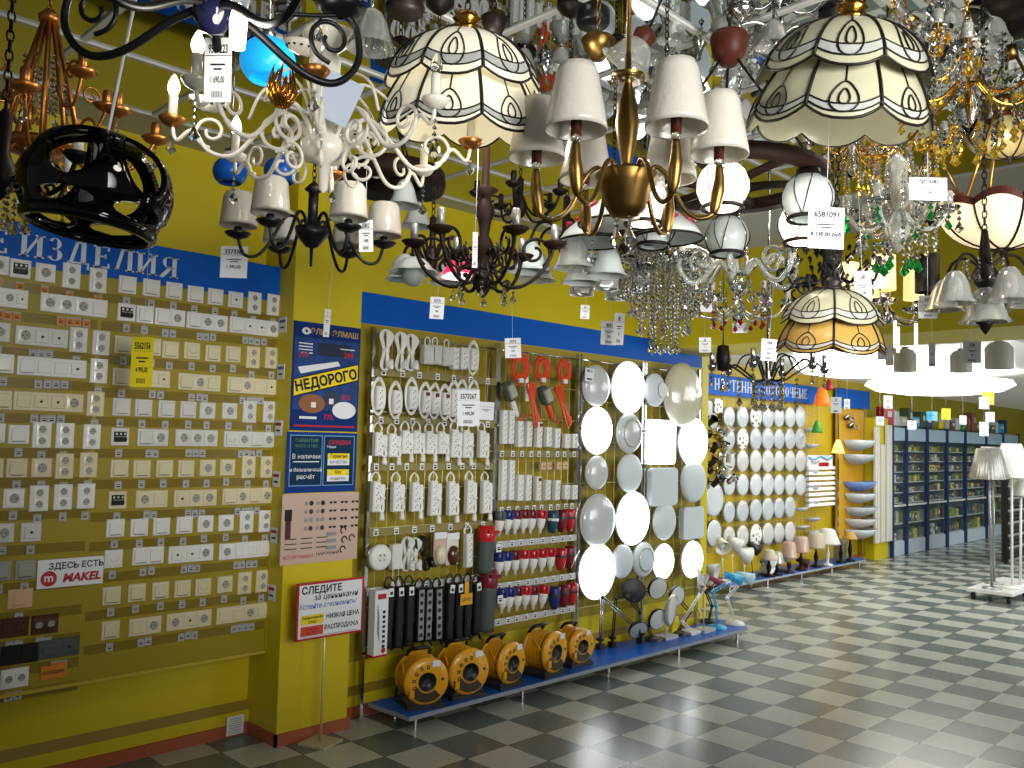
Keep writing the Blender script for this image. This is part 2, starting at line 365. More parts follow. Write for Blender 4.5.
# ------------------------------------------------------------------ socket board
bx = thing('display_board', 'big yellow wall board carrying rows of sockets and switches', 'display board', (1.0, BRDY, .46))
obj('panel', MB().box((0, .012, .98), (3.02, .024, 1.96)).mesh('panel', [YELD]), bx)
obj('edge_strip', MB().box((1.503, .01, .97), (.012, .05, 1.94)).box((0, .01, .008), (3.02, .05, .016)).mesh('edge_strip', [mat('pale board edge', 'b8a234', .4)]), bx)
obj('batten', MB().box((.9, .09, 1), (.06, .14, 1.9)).box((-.9, .09, 1), (.06, .14, 1.9)).mesh('batten', [YELL]), bx)
RAIL = mat('smoky clear rail', '7c6a1f', .25)
E3 = [WHT, BLK]
def f_frame(b, w, h): b.box((0, -.005, 0), (w, .010, h), 0, .003)
def f_rocker(b, w=.062, h=.062): b.box((0, -.013, 0), (w, .008, h), 0, .003); b.box((0, -.0125, -h/2-.001), (w*.8, .0075, .0016), 1)
def f_socket(b, r=.021, s=.032):
    n = 24; vs = []; fs = []
    for i in range(n):
        a = 2*PI*i/n; k = 1/max(abs(cos(a)), abs(sin(a)))
        vs.append((s*k*cos(a), -.014, s*k*sin(a)))
    for i in range(n): a = 2*PI*i/n; vs.append((r*cos(a), -.016, r*sin(a)))
    for i in range(n): a = 2*PI*i/n; vs.append((r*.95*cos(a), -.0105, r*.95*sin(a)))
    for i in range(n): vs.append((vs[i][0], -.009, vs[i][2]))
    for i in range(n):
        j = (i+1) % n; fs += [(i, j, n+j, n+i), (n+i, n+j, 2*n+j, 2*n+i), (3*n+i, 3*n+j, j, i)]
    b.add(vs, fs, 0); b.add([vs[2*n+i] for i in range(n)], [tuple(range(n))], 2)
    for x in (-.009, .009): b.disc((x, 0), .0032, 1, 8, -.011)
    for z in (-.018, .018): b.box((0, -.012, z), (.006, .003, .004), 1)
def f_tv(b): b.box((0, -.012, 0), (.058, .006, .058), 0, .003); b.lathe([(.0, .019), (.006, .019), (.006, .014)], 8, 1, 'y', (0, 0, 0))
def f_blank(b): b.box((0, -.012, 0), (.058, .005, .058), 0, .003)
def f_guts(b):
    b.box((0, -.012, 0), (.06, .006, .05), 1, .004)
    for x in (-.02, 0, .02): b.box((x, -.016, .014), (.008, .004, .01), 0); b.box((x+.004, -.017, -.012), (.012, .006, .012), 1, .002)
    b.box((0, -.0155, .001), (.05, .002, .003), 2)
def f_smile(b):
    b.box((0, -.013, 0), (.062, .008, .062), 0, .003)
    b.tube([(.02*cos(a), -.0175, .006+.02*sin(a)) for a in [PI+PI*i/8 for i in range(9)]], .0012, 4, 2)
SHD = mat('socket well grey', '9b9a92', .5)
def smats(m): return [m, BLK, SHD]
COLS = {'w': (WHT, 'white'), 'c': (CREAM, 'cream'), 'g': (GRYW, 'pale grey'), 'n': (BRN, 'brown'), 'k': (BLK, 'black'), 'e': (BEI, 'beige'), 's': (SIL, 'silver'), 'd': (GRN, 'dark grey green')}
INS = {'w': ('rocker', f_rocker), 's': ('socket_insert', f_socket), 't': ('antenna_outlet', f_tv), 'b': ('blank_insert', f_blank), 'x': ('mechanism', f_guts), 'm': ('rocker', f_smile)}
def tag_label(m, kind):
    def f(b):
        b.box((0, -.004, 0), (.034, .003, .042), 0); b.quad((0, -.002), .03, .03, 1, -.006); b.quad((0, -.006), .016, .006, 2, -.0065); b.quad((0, .003), .018, .003, 2, -.0065)
    return cached(('price_label', kind), [TAGM, m, INK], f)
RAILS = []
def device(kind, x, y, col, label, y0=BRDY, xr=None, mods=None, tagm=PAPG, tagl=None, tags=1):
    m, cn = COLS[col]
    P = on_y(x, y, y0)
    if kind == 'p':
        A, B = on_y(x, y, y0), on_y(xr, y, y0); n = len(mods); w = abs(B.x-A.x); P = (A+B)/2; P.z = on_y((x+xr)/2, y, y0).z; h = .086
        nm = 'gang_panel'; cat = 'socket panel'
    elif kind == 'd': w, h, n, mods, nm, cat = .08, .118, 2, 'ss', 'double_socket', 'socket'
    else:
        w = h = .086; n, mods = 1, kind; nm, cat = {'w': ('light_switch', 'light switch'), 'm': ('light_switch', 'light switch'), 's': ('wall_socket', 'socket'), 't': ('antenna_socket', 'socket'), 'x': ('open_socket', 'socket')}[kind]
    t = thing(nm, label, cat, P, group='sockets and switches on the yellow board')
    obj('frame', cached(('frame', kind, round(w, 2), col), smats(m), lambda b: f_frame(b, w, h)), t)
    for i, q in enumerate(mods):
        pn, fn = INS[q]; mm = cached((pn, q, col), smats(m), fn)
        if kind == 'p': lc = ((i+.5-n/2)*(w-.012)/n, 0, 0); sc = min(1, (w-.012)/n/.066)
        elif kind == 'd': lc = (0, 0, .026-.052*i); sc = .76
        else: lc = (0, 0, 0); sc = 1
        obj(pn, mm, t, lc, None, (sc, 1, sc))
    RAILS.append((P.x, P.z-h/2-.035, w))
    k = tags
    for i in range(k):
        lx = P.x+(i-(k-1)/2)*.036+random.uniform(-.004, .004)
        thing('price_label', ('%s %s' % (ORD[i+1], tagl)), 'price label', (lx, y0, P.z-h/2-.035+random.uniform(-.003, .003)), group='price labels on the socket board', me=tag_label(tagm, tagm.name))
    return t
RH = [  # right half of the board, from the top
 ('w', [('w', 127, 285), ('w', 151, 288), ('w', 173.6, 291), ('w', 195, 294.5), ('w', 215, 297), ('t', 235, 300), ('d', 254, 303), ('d', 273, 305)]),
 ('w', [('x', 126, 312.6), ('w', 144.5, 314.7), ('p', 154.3, 184.5, 317.6, 'ws'), ('p', 186, 227, 322, 'wss'), ('p', 229, 279, 327, 'wtts')]),
 ('c', [('w', 123, 345), ('w', 152, 347), ('w', 170, 350), ('m', 191.5, 351), ('w', 212.5, 353.6), ('w', 232.5, 354.4), ('d', 252.5, 357.5), ('d', 271, 358)]),
 ('c', [('w', 121, 377), ('p', 144, 169.5, 379, 'bt'), ('p', 177.5, 220, 382.5, 'wsb'), ('p', 226.5, 277, 386, 'wsbt')]),
 ('g', [('w', 121, 407), ('w', 143, 408), ('w', 166, 409), ('w', 187.6, 409.7), ('s', 207, 410.6), ('s', 229, 411), ('d', 249, 411.7), ('d', 269, 412)]),
 ('g', [('x', 119.5, 436.7), ('p', 136.7, 167.8, 437.5, 'ws'), ('p', 174.7, 217, 438, 'sss'), ('p', 223, 275, 439.5, 'mswS')]),
 ('c', [('w', 119, 468.6), ('w', 141.4, 469), ('w', 164, 468.6), ('w', 185.6, 468.6), ('s', 207, 468), ('s', 227, 467.5), ('d', 248, 467), ('d', 266.5, 467)]),
 ('c', [('x', 117, 500), ('p', 135, 167, 499, 'sb'), ('p', 173, 216, 498, 'tss'), ('p', 221.3, 273, 496, 'wsws')]),
 ('w', [('w', 115, 528), ('w', 138.8, 527.5), ('w', 161, 526.4), ('w', 184, 525), ('s', 205, 523.7), ('s', 225.6, 522.8), ('d', 246, 521.7), ('d', 265, 521)]),
 ('w', [('m', 113, 558.7), ('p', 131, 164, 555.5, 'ww'), ('p', 168, 212.6, 553.5, 'tts'), ('p', 218.5, 271, 550, 'sbbb')]),
 ('c', [('w', 111, 595.6), ('w', 136.4, 592.5), ('w', 160, 590.5), ('w', 182, 588.6), ('m', 202.5, 587), ('s', 224.4, 584.2), ('d', 244, 583), ('d', 262, 581)]),
 ('c', [('w', 110, 630), ('p', 128, 161, 626, 'bs'), ('p', 166, 210.6, 620, 'sts'), ('p', 216, 268.5, 613, 'bbsb')])]
LH = [
 ('w', [('s', -2, 265), ('x', 20, 269), ('s', 45, 273), ('d', 71, 276), ('d', 97.6, 280.6)]),
 ('w', [('p', -12, 29, 298, 'bst'), ('p', 39, 107.5, 305.6, 'sssb')]),
 ('g', [('s', -1, 332), ('p', 14.4, 67.5, 337, 'stt'), ('d', 78, 340), ('d', 100.5, 343)]),
 ('w', [('w', 3, 363.5), ('p', 16.4, 86, 367.5, 'wbbt'), ('d', 98.4, 371)]),
 ('c', [('w', 1, 400), ('p', 12.8, 82.5, 402, 'btts'), ('d', 95, 404)]),
 ('w', [('w', -6, 433), ('w', 18.4, 434.4), ('d', 41.4, 435), ('d', 64.5, 435.6), ('d', 91.4, 436.7)]),
 ('c', [('w', -8, 468), ('w', 16.4, 468), ('s', 41, 467.8), ('d', 64, 466), ('d', 88, 465)]),
 ('w', [('s', 13.3, 498.3), ('d', 38.6, 498.3), ('d', 62.5, 497), ('d', 85.5, 496)]),
 ('g', [('s', 3, 533), ('t', 30.5, 532)]),
 ('s', [('w', 0, 571), ('w', 25, 569.5)]),
 ('e', [('p', 7, 32, 598.5, 'b')]),
 ('n', [('p', 0, 28, 627, 'bb'), ('p', 31, 58, 624, 'ss')]),
 ('k', [('p', 0, 37, 654, 'tt'), ('p', 38, 79, 647.5, 'bt')]),
 ('w', [('p', 0, 28, 678, 'ss')])]
KN = {'w': 'single switch', 'm': 'switch with curved line', 's': 'single socket', 'd': 'double socket', 't': 'antenna outlet', 'x': 'open mechanism plate', 'p': 'gang panel'}
for half, rows in (('right', RH), ('left', LH)):
    for ri, (c, its) in enumerate(rows):
        for i, it in enumerate(its):
            cc = c if not (c == 'k' and i == 1) else 'd'
            if half == 'left' and ri == 9: cc = 's'
            nm = KN[it[0]] if it[0] != 'p' else '%s panel' % {1: 'single', 2: 'two gang', 3: 'three gang', 4: 'four gang'}[len(it[4])]
            lab = '%s %s, %s in the %s row of the %s board half' % (COLS[cc][1], nm, ORD[i+1], ORD[ri+1], half)
            tl = 'price label under the %s item of the %s row, %s board half' % (ORD[i+1], ORD[ri+1], half)
            tm = PAPO if half == 'left' and (ri < 2 or ri == 12) else PAPG
            if it[0] == 'p': device('p', it[1], it[3], cc, lab, xr=it[2], mods=it[4].lower(), tagm=tm, tagl=tl, tags=len(it[4]))
            else: device(it[0], it[1], it[2], cc, lab, tagm=tm, tagl=tl)
zs = {}
for half, rows in (('right', RH), ('left', LH)):
    for ri, (c, its) in enumerate(rows):
        it = its[-1]; yy = it[3] if it[0] == 'p' else it[2]
        xx = (it[1]+it[2])/2 if it[0] == 'p' else it[1]
        z = on_y(xx, yy, BRDY).z-.078
        x0, x1 = (1.555, 2.49) if half == 'right' else (-.3, 1.535)
        obj('clear_rail', MB().box(((x0+x1)/2-1.0, -.001, z-.46), (x1-x0, .002, .045)).mesh('clear_rail', [RAIL]), bx)
# brand plate and orange labels on the board
def plate(name, label, cat, c4, Y, mats, fn, group=None, thick=.003):
    """flat sheet on the plane y=Y whose corners are given in survey pixels; fn(b, w, h) draws on it"""
    P = [on_y(u, v, Y) for u, v in c4]; c = sum(P, Vector())/4
    w = ((P[1].x-P[0].x)+(P[2].x-P[3].x))/2; h = ((P[0].z-P[3].z)+(P[1].z-P[2].z))/2
    t = thing(name, label, cat, c, group=group)
    obj('sheet', MB().box((0, -thick/2, 0), (w, thick, h)).mesh('sheet', [mats[0]]), t)
    b = MB(); fn(b, w, h, -thick-.0008)
    if b.v: obj('print', b.mesh('print', mats), t)
    return t
def brand(b, w, h, y):
    b.text('ЗДЕСЬ ЕСТЬ', h*.3, (w*.08, h*.15), y, 1, .025)
    b.disc((-w*.33, -h*.17), h*.27, 2, 24, y); b.text('m', h*.42, (-w*.33, -h*.27), y-.0006, 0, .02)
    b.text('MAKEL', h*.4, (w*.17, -h*.32), y, 2, .045, 1.05, shear=.2)
plate('brand_plate', 'white plate with red round emblem on the socket board', 'sign', [(39, 561), (104, 555), (102.3, 583.5), (35, 589)], BRDY-.006, [PAP, INK, INKR], brand)
plate('sale_label', 'orange label at the lower left end of the socket board', 'label', [(40.5, 667), (66, 663), (65.5, 676), (40.5, 681)], BRDY-.004, [PAPO, INK], lambda b, w, h, y: b.text('РАСПРОДАЖА', h*.35, (0, -h*.12), y, 1, .02, .6))
# yellow hanging tag in front of the board and small tags between board and posters
for i, (u, v) in enumerate([(288, 325.5), (286, 372), (284, 428), (281, 479), (278, 535), (276.5, 592)]):
    P = on_y(u, v, 4.3); P.x = 2.498
    b = MB(); b.T = Matrix.Rotation(-PI/2, 4, 'Z'); b.box((0, -.002, 0), (.075, .003, .085), 0); b.quad((0, .02), .06, .016, 1, -.005); b.quad((0, -.015), .04, .01, 2, -.005)
    thing('price_card', 'small white price card, %s from the top on the pilaster side' % ORD[i+1], 'price card', (2.498, P.y, P.z), group='price cards on the pilaster side', me=b.mesh('price_card', [PAP, INKR if i > 1 else INKB, INK]))
# ------------------------------------------------------------------ posters on the pilaster
PX = (2.945+2.5)/2
def sheet(name, label, cat, x0, x1, z0, z1, mats, fn, Y=4.2, bm=None):
    t = thing(name, label, cat, ((x0+x1)/2, Y, (z0+z1)/2)); w, h = x1-x0, z1-z0
    obj('sheet', MB().box((0, -.003, 0), (w, .006, h)).mesh('sheet', [bm or mats[0]]), t)
    b = MB(); fn(b, w, h); obj('print', b.mesh('print', mats), t); return t
P1 = [mat('poster navy', '0d2c6c', .5, spec=.2, noise=.25, nscale=6), mat('poster photo blue', '27447c', .5, spec=.2, noise=.6, nscale=15), GLD, PAPY, INK, INKR, PAP, mat('poster bronze', '8a5a34', .4), mat('poster dark', '14203c', .3)]
def poster1(b, w, h):
    y = -.007
    b.quad((0, .02), w*.96, h*.68, 1, y); b.quad((0, h*.42), w*.96, h*.13, 0, y-.0004)
    b.disc((-w*.32, h*.415), w*.065, 6, 16, y-.001, w*.045); b.disc((-w*.32, h*.415), w*.02, 8, 10, y-.0015)
    b.text('ЭЛЬФ ЭЛМАШ', w*.1, (w*.1, h*.395), y-.001, 2, .02, 1.0)
    b.quad((w*.1, h*.26), w*.5, h*.12, 8, y-.0006)
    for i in range(4): b.quad((-w*.32, h*.3-i*.017), w*.2, .006, 6, y-.001); 
    b.text('397', w*.1, (-w*.34, h*.17), y-.001, 5, .03); b.text('290', w*.1, (w*.32, h*.2), y-.001, 5, .03); b.quad((w*.3, h*.28), w*.22, .006, 6, y-.001)
    b.poly([(-w*.42, h*.08), (w*.16, h*.16), (w*.2, h*.12), (-w*.38, h*.02)], y-.001, 6)
    b.poly([(-w*.48, -h*.2), (-w*.48, -h*.03), (w*.48, h*.155), (w*.48, -h*.015)], y-.002, 4)
    b.poly([(-w*.47, -h*.185), (-w*.47, -h*.04), (w*.47, h*.143), (w*.47, -h*.002)], y-.0025, 3)
    b.T = Matrix.Translation((0, y-.003, -h*.02)) @ Matrix.Rotation(-.235, 4, 'Y'); b.text('НЕДОРОГО', w*.17, (0, -w*.062), 0, 4, .045, .98); b.T = Matrix.Identity(4)
    b.disc((-w*.2, -h*.25), w*.19, 7, 20, y-.001, w*.12); b.disc((w*.08, -h*.2), w*.13, 8, 20, y-.0008, w*.1); b.disc((w*.28, -h*.3), w*.18, 6, 24, y-.001, w*.11)
    b.quad((-w*.18, -h*.26), .03, .03, 6, y-.002); b.quad((w*.08, -h*.22), .03, .03, 6, y-.002)
    b.text('255', w*.09, (w*.3, -h*.2), y-.002, 5, .03); b.quad((-w*.25, -h*.38), w*.25, .014, 6, y-.001); b.text('770.', w*.09, (w*.05, -h*.39), y-.001, 5, .02)
    b.quad((0, -h*.455), w*.9, .01, 5, y-.001)
sheet('poster', 'blue poster crossed by a yellow banner on the pilaster', 'poster', 2.502, 2.942, 1.675, 2.275, P1, poster1)
def poster2(b, w, h):
    y = -.007
    for s in (-1, 1):
        b.quad((s*w*.235, .01), w*.45, h*.84, 1, y); b.quad((s*w*.235, .01), w*.43, h*.81, 0, y-.0005)
    b.text('ГАРАНТИЯ', w*.06, (-w*.23, h*.33), y-.001, 5); b.text('ВСЕГО 12 МЕС', w*.045, (-w*.23, h*.25), y-.001, 5)
    b.text('В наличии', w*.08, (-w*.23, h*.06), y-.001, 2); b.quad((-w*.23, h*.01), w*.36, .006, 2, y-.001)
    b.text('и безналичный', w*.062, (-w*.23, -h*.15), y-.001, 2, .01); b.text('расчёт', w*.075, (-w*.23, -h*.27), y-.001, 2, .01)
    b.text('СКИДКИ', w*.075, (w*.24, h*.3), y-.001, 4, .02); b.text('Наши', w*.05, (w*.12, h*.24), y-.001, 2)
    for k in (0, 1):
        b.quad((w*.23, h*.1-k*h*.27), w*.32, h*.1, 3, y-.001); b.quad((w*.23, h*.0-k*h*.27), w*.32, h*.1, 2, y-.001); b.text(('Гарантия', 'Без')[k], w*.055, (w*.23, h*.08-k*h*.27), y-.002, 6, .02); b.text(('КАЧЕСТВА', 'подделок')[k], w*.048, (w*.23, -h*.02-k*h*.27), y-.002, 6, .01)
sheet('poster', 'navy notice with two framed columns below the banner poster', 'poster', 2.49, 2.944, 1.335, 1.668, [mat('notice teal', '0d2f4c', .5, spec=.2), mat('notice frame', '6fa0c8', .4), PAP, PAPY, INKR, mat('notice green', '5f9a62', .6), INK], poster2, bm=mat('notice blue', '0c367e', .5, spec=.2))
def poster3(b, w, h):
    y = -.007; r = random.Random(4)
    b.quad((-w*.42, h*.2), w*.09, h*.16, 1, y); b.quad((-w*.42, -h*.0), w*.07, h*.26, 2, y)
    for i in range(5):
        for j in range(4):
            x, z = -w*.18+i*w*.15, h*.36-j*h*.12
            if i < 2: b.disc((x-.01, z), .012, 3, 10, y); b.disc((x+.022, z), .014, (1, 2, 3, 2)[j], 10, y)
            else: b.disc((x, z), .011, 1, 8, y, .007); b.disc((x+.028, z), .011, 1, 8, y, .007); b.box((x+.014, y, z+.004), (.03, .001, .003), 1)
    for k in range(9): b.quad((-w*.38+(k % 3)*w*.2, -h*.14-(k//3)*h*.07), w*.15, .005, 1, y)
    for k in range(3): b.quad((w*.14, -h*.1-k*h*.1), w*.14, .02, 3, y)
    for q in ((w*.3, -h*.06), (w*.32, -h*.2), (w*.3, -h*.34), (w*.42, -h*.18)): b.tube([(q[0]+.018*cos(a), y, q[1]+.018*sin(a)) for a in [i*PI/5 for i in range(8)]], .004, 4, 1)
    b.text('АССОРТИМЕНТ', w*.05, (-w*.28, -h*.42), y, 4, .01); b.text('НАРУЖНЫЙ', w*.05, (w*.1, -h*.4), y, 1, .01)
sheet('poster', 'pink paper chart of small pictured parts under the navy notice', 'poster', 2.476, 2.97, .95, 1.33, [PAPK, INK, BRN, INKG, INKR], poster3)
# ------------------------------------------------------------------ standing notice before the pilaster
nt_ = thing('standing_notice', 'red framed white price notice on a thin pole before the pilaster', 'notice', (2.705, 4.09, 0), (0, 0, 0))
obj('base_plate', MB().box((0, 0, .006), (.17, .17, .012)).mesh('base_plate', [mat('pale base', 'b7ae92', .5)]), nt_, rot=(0, 0, .35))
obj('pole', MB().tube([(0, 0, .01), (-.0, 0, .8)], .007, 8).mesh('pole', [WIRE]), nt_)
NB = obj('sign_board', MB().box((0, 0, 0), (.42, .012, .3)).mesh('sign_board', [mat('notice red frame', 'b3202c', .4)]), nt_, (.01, -.03, .72))
b = MB(); y = -.008
b.quad((0, 0), .398, .278, 0, y+.001)
b.text('СЛЕДИТЕ', .052, (-.185, .092), y, 1, .03, 1.0, 'LEFT'); b.text('за ценниками', .042, (.03, .055), y, 1, .015, 1.0, shear=.15)
b.text('Успейте сэкономить!', .038, (-.02, .013), y, 3, .012, .92, shear=.25)
b.quad((-.115, -.045), .14, .05, 2, y); b.text('Заниженная', .022, (-.115, -.04), y-.001, 1, .01); b.text('цена', .022, (-.115, -.062), y-.001, 1, .01)
b.quad((-.115, -.103), .14, .05, 7, y); b.text('Скидки', .022, (-.115, -.1), y-.001, 5, .01); b.text('до 50%', .022, (-.115, -.12), y-.001, 5, .01)
b.text('НИЗКАЯ ЦЕНА', .034, (.078, -.05), y, 1, .03, .88); b.text('РАСПРОДАЖА', .034, (.072, -.108), y, 1, .03, .88); b.quad((0, -.133), .36, .003, 6, y)
obj('print', b.mesh('print', [PAP, INK, PAPY, INKB, RED, INKR, INKG, mat('notice coral', 'cc4a30', .5)]), NB)
# floor-level notice on the ledge
plate('paper_notice', 'small printed sheet stuck low on the left wall near the skirting', 'notice', [(227, 717), (243.5, 714.5), (243, 733), (226, 736)], WALLY-.036, [PAP, INKG], lambda b, w, h, y: [b.quad((0, h*.35-i*h*.12), w*.7, h*.04, 1, y) for i in range(7)])
# ------------------------------------------------------------------ wire racks on the wall
RY = 4.25                      # plane of the wire grids
def rack(name, label, u0, u1, ztop, zbot, gap, posts=True, back=True):
    x0, x1 = on_y(u0, 400, RY).x, on_y(u1, 400, RY).x; W = x1-x0
    t = thing(name, label, 'display rack', ((x0+x1)/2, RY, zbot)); H = ztop-zbot
    b = MB()
    n = int(W/gap)
    for i in range(n+1): b.tube([(-W/2+W*i/n, 0, 0), (-W/2+W*i/n, 0, H)], .0028, 4)
    k = max(3, int(H/(gap*3)))
    for i in range(k+1): b.tube([(-W/2, -.003, H*i/k), (W/2, -.003, H*i/k)], .0034, 4)
    obj('wire_grid', b.mesh('wire_grid', [WIRE]), t)
    for s in (-1, 1):
        p = obj('upright', cached('upright', [CHR], lambda b: b.box((0, 0, 0), (.022, .03, 1))), t, (s*(W/2+.008), -.01, (2.3-zbot)/2-zbot/2), scale=(1, 1, 2.3))
    obj('clamp', cached('clamp', [CHR], lambda b: b.box((0, -.025, 0), (.035, .03, .025)).ball((0, -.05, 0), .012)), t, (W/2+.008, 0, H*.72))
    obj('top_bar', MB().tube([(-W/2, -.02, H), (W/2, -.02, H)], .006, 6).mesh('top_bar', [CHR]), t)
    return t, x0, x1
RK1 = rack('wire_rack', 'chrome wire rack of white extension leads right of the pilaster', 371, 493, 2.26, .42, .07)
RK2 = rack('wire_rack', 'chrome wire rack of orange cords and industrial plugs', 497, 576, 2.26, .42, .07)
RK3 = rack('wire_rack', 'chrome wire rack of glowing round lights, left half', 580, 640, 2.26, .42, .1)
RK4 = rack('wire_rack', 'chrome wire rack of glowing round lights, right half', 644, 697, 2.26, .42, .1)
PR = mat('price rail', '877c40', .4)
PRW = mat('white price rail', 'b9b9b4', .35)
def price_rail(R, u, v, m=PR, h=.045):
    t, x0, x1 = R; z = on_y(u, v, RY).z
    obj('price_rail', MB().box((0, -.03, z-t.location.z), (x1-x0, .006, h)).mesh('price_rail', [m]), t)
    return z
def mini_tag(x, y, z, label, group, m=PAP, s=1.0):
    def f(b): b.box((0, -.002, 0), (.034*s, .002, .04*s), 0); b.quad((0, .006), .024*s, .006, 1, -.004); b.quad((0, -.008), .02*s, .012, 1, -.004)
    thing('price_label', label, 'price label', (x, y, z), group=group, me=cached(('price_label', m.name, s), [m, INK], f))
STRD = mat('strip socket grey', '6e6e69', .5)
# ---- power strips
def f_strip(n, w=.052, p=.037):
    def f(b):
        h = p*n+.03
        b.box((0, -.02, 0), (w, .04, h), 0, .008)
        for i in range(n):
            z = (i-(n-1)/2)*p
            b.lathe([(.0165, .0402), (.0155, .034), (.0, .034)], 12, 2, 'y', (0, 0, z), sm=False)
            for q in (-.008, .008): b.disc((q*.75, z+q*.75), .0042, 1, 6, -.0412)
    return f
def strip(u, v, n, label, group, bundle=0, loop=1, m=WHT, switch=None, name='power_strip', sc=1.0, Y=RY-.04):
    P = on_y(u, v, Y); h = .037*n+.03
    t = thing(name, label, 'power strip', P, (0, random.uniform(-.03, .03), 0), group, scale=sc)
    obj('body', cached(('strip_body', n, m.name), [m, BLK, STRD], f_strip(n)), t)
    if switch: obj('switch', cached(('switch', switch.name), [switch], lambda b: b.box((0, -.043, 0), (.026, .012, .022), 0, .003)), t, (0, 0, h/2-.022))
    if loop == 1:
        def lp(b):
            for r in (.035, .043): b.tube(smooth([(-.015, -.01, -.02), (-r*.8, -.012, .02), (0, -.012, .055), (r*.8, -.012, .02), (.012, -.01, -.02)], 4), .004, 5)
        obj('cord', cached(('loop', m.name), [m], lp), t, (0, 0, h/2))
    elif loop == 2:     # cord wound round the whole body
        def lp2(b):
            for k, r in enumerate((.034, .04, .046)): b.tube(smooth([(-r, -.012-.004*k, -h/2+.02), (-r, -.012, h/2-.01), (0, -.014, h/2+.035+.01*k), (r, -.012, h/2-.01), (r, -.012, -h/2+.02), (0, -.014, -h/2-.02-.006*k)], 4, True), .0045, 5, 0, True)
        obj('cord', cached(('wound', n, m.name), [m], lp2), t)
    if bundle:
        def bd(b):
            for k in range(4): x = .004*(k-1.5); b.tube(smooth([(x-.012, -.012-.004*k, .07), (x, -.02, .1), (x+.012, -.015, .07), (x+.004, -.02, 0), (x+.013, -.015, -.07), (x, -.02, -.1), (x-.013, -.012, -.07), (x-.004, -.02, 0)], 4, True), .004, 5, 0, True)
            b.box((0, -.02, 0), (.03, .03, .014), 0, .004)
        obj('cord_bundle', cached(('bundle', m.name), [m], bd), t, (.052, 0, -.01), scale=(1, 1, h/.22))
        obj('plug', cached(('plug', m.name), [m, BLK], lambda b: b.lathe([(0, 0), (.012, 0), (.017, -.03), (.017, -.045), (0, -.045)], 10)), t, (.056, -.015, -h/2-.005))
    return t
G1, G2, G3, G4 = ('extension leads on the %s shelf of the first rack' % q for q in ('top', 'second', 'third', 'fourth'))
def cord_coil(u, v, label, group, m=WHT, h=.2, rotz=0, name='extension_cord', Y=RY-.04):
    P = on_y(u, v, Y); t = thing(name, label, 'cord', P, (0, rotz, 0), group)
    def f(b):
        r = random.Random(h*100)
        for k in range(6):
            a = .012+.005*k
            b.tube(smooth([(-a*1.3, -.01-.003*k, h*.36), (0, -.014, h*.52), (a*1.3, -.01-.004*k, h*.36), (a*.5, -.02, 0), (a*1.1, -.012, -h*.38), (0, -.016, -h*.5), (-a*1.1, -.012-.003*k, -h*.38), (-a*.5, -.02, 0)], 4, True), .0045, 5, 0, True)
        b.lathe([(.022, -.012), (.025, 0), (.022, .012)], 10, 0, 'z', (0, -.02, 0))
    obj('coil', cached(('coil', m.name, h), [m], f), t)
    obj('plug', cached(('cordplug', m.name), [m, BLK], lambda b: b.lathe([(0, .03), (.01, .03), (.02, 0), (.021, -.03), (0, -.03)], 10).box((0, -.02, -.02), (.026, .012, .02), 0)), t, (.03, -.03, -h*.33), (0, .4, 0))
    return t
for i, (u, v) in enumerate([(383.6, 350.6), (398.4, 352), (409, 353)]):
    cord_coil(u, v, 'bundled white cord, %s from left on the top shelf of the first rack' % ORD[i+1], 'bundled white cords', h=.24-.01*i)
for i, (u, v) in enumerate([(425, 355), (432.5, 355), (444, 357)]):
    P = on_y(u, v, RY-.04); t = thing('socket_splitter', 'square white three way splitter, %s from left on the top shelf' % ORD[i+1], 'splitter', P, group='white splitters')
    obj('body', cached('splitter_body', [GRYW, BLK, SHD], lambda b: [b.box((0, -.03, 0), (.085, .05, .12), 0, .01), [b.lathe([(.019, .056), (.018, .05), (0, .05)], 12, 2, 'y', (x, 0, z)) for x, z in ((-.018, .028), (.018, .028), (-.018, -.025), (.018, -.025))]]), t)
    obj('hanger', cached('splitter_hang', [WHT], lambda b: b.tube(smooth([(-.015, -.02, .05), (-.02, -.02, .09), (0, -.02, .11), (.02, -.02, .09), (.015, -.02, .05)], 4), .004, 5)), t)
for i, (u, v) in enumerate([(452.7, 358.7), (461, 358.7), (471.5, 359.7)]):
    strip(u, v, 3, 'white three socket strip, %s at the right of the top shelf' % ORD[i+1], G1, loop=0 if i < 2 else 2, bundle=0)
for i, (u, v, n) in enumerate([(377, 398, 3), (394, 402, 3), (410, 398, 3), (423.4, 402, 3), (432.8, 403, 3), (443.4, 404, 3), (452, 403, 4), (460, 402, 4), (472, 402, 4)]):
    strip(u, v, n, 'white extension lead wound in its cord, %s on the second shelf' % ORD[i+1], G2, loop=2, switch=REDD if 2 < i < 6 else None)
for i, (u, v, n) in enumerate([(375.8, 444, 3), (390, 445, 3), (403, 442, 3), (414.4, 442, 3), (427, 442.6, 3), (439, 442.6, 3), (452, 443.4, 4), (463.6, 444, 4), (479.7, 444, 4)]):
    strip(u, v, n, 'white extension lead with cord bundle beside it, %s on the third shelf' % ORD[i+1], G3, bundle=1)
for i, (u, v, n) in enumerate([(373.4, 496.5, 4), (393.7, 496.5, 4), (412.5, 496.5, 4), (431, 498, 5), (449, 498, 5), (467, 496.5, 5), (482.8, 496.5, 5)]):
    strip(u, v, n, 'long white extension lead with cord bundle, %s on the fourth shelf' % ORD[i+1], G4, bundle=1)
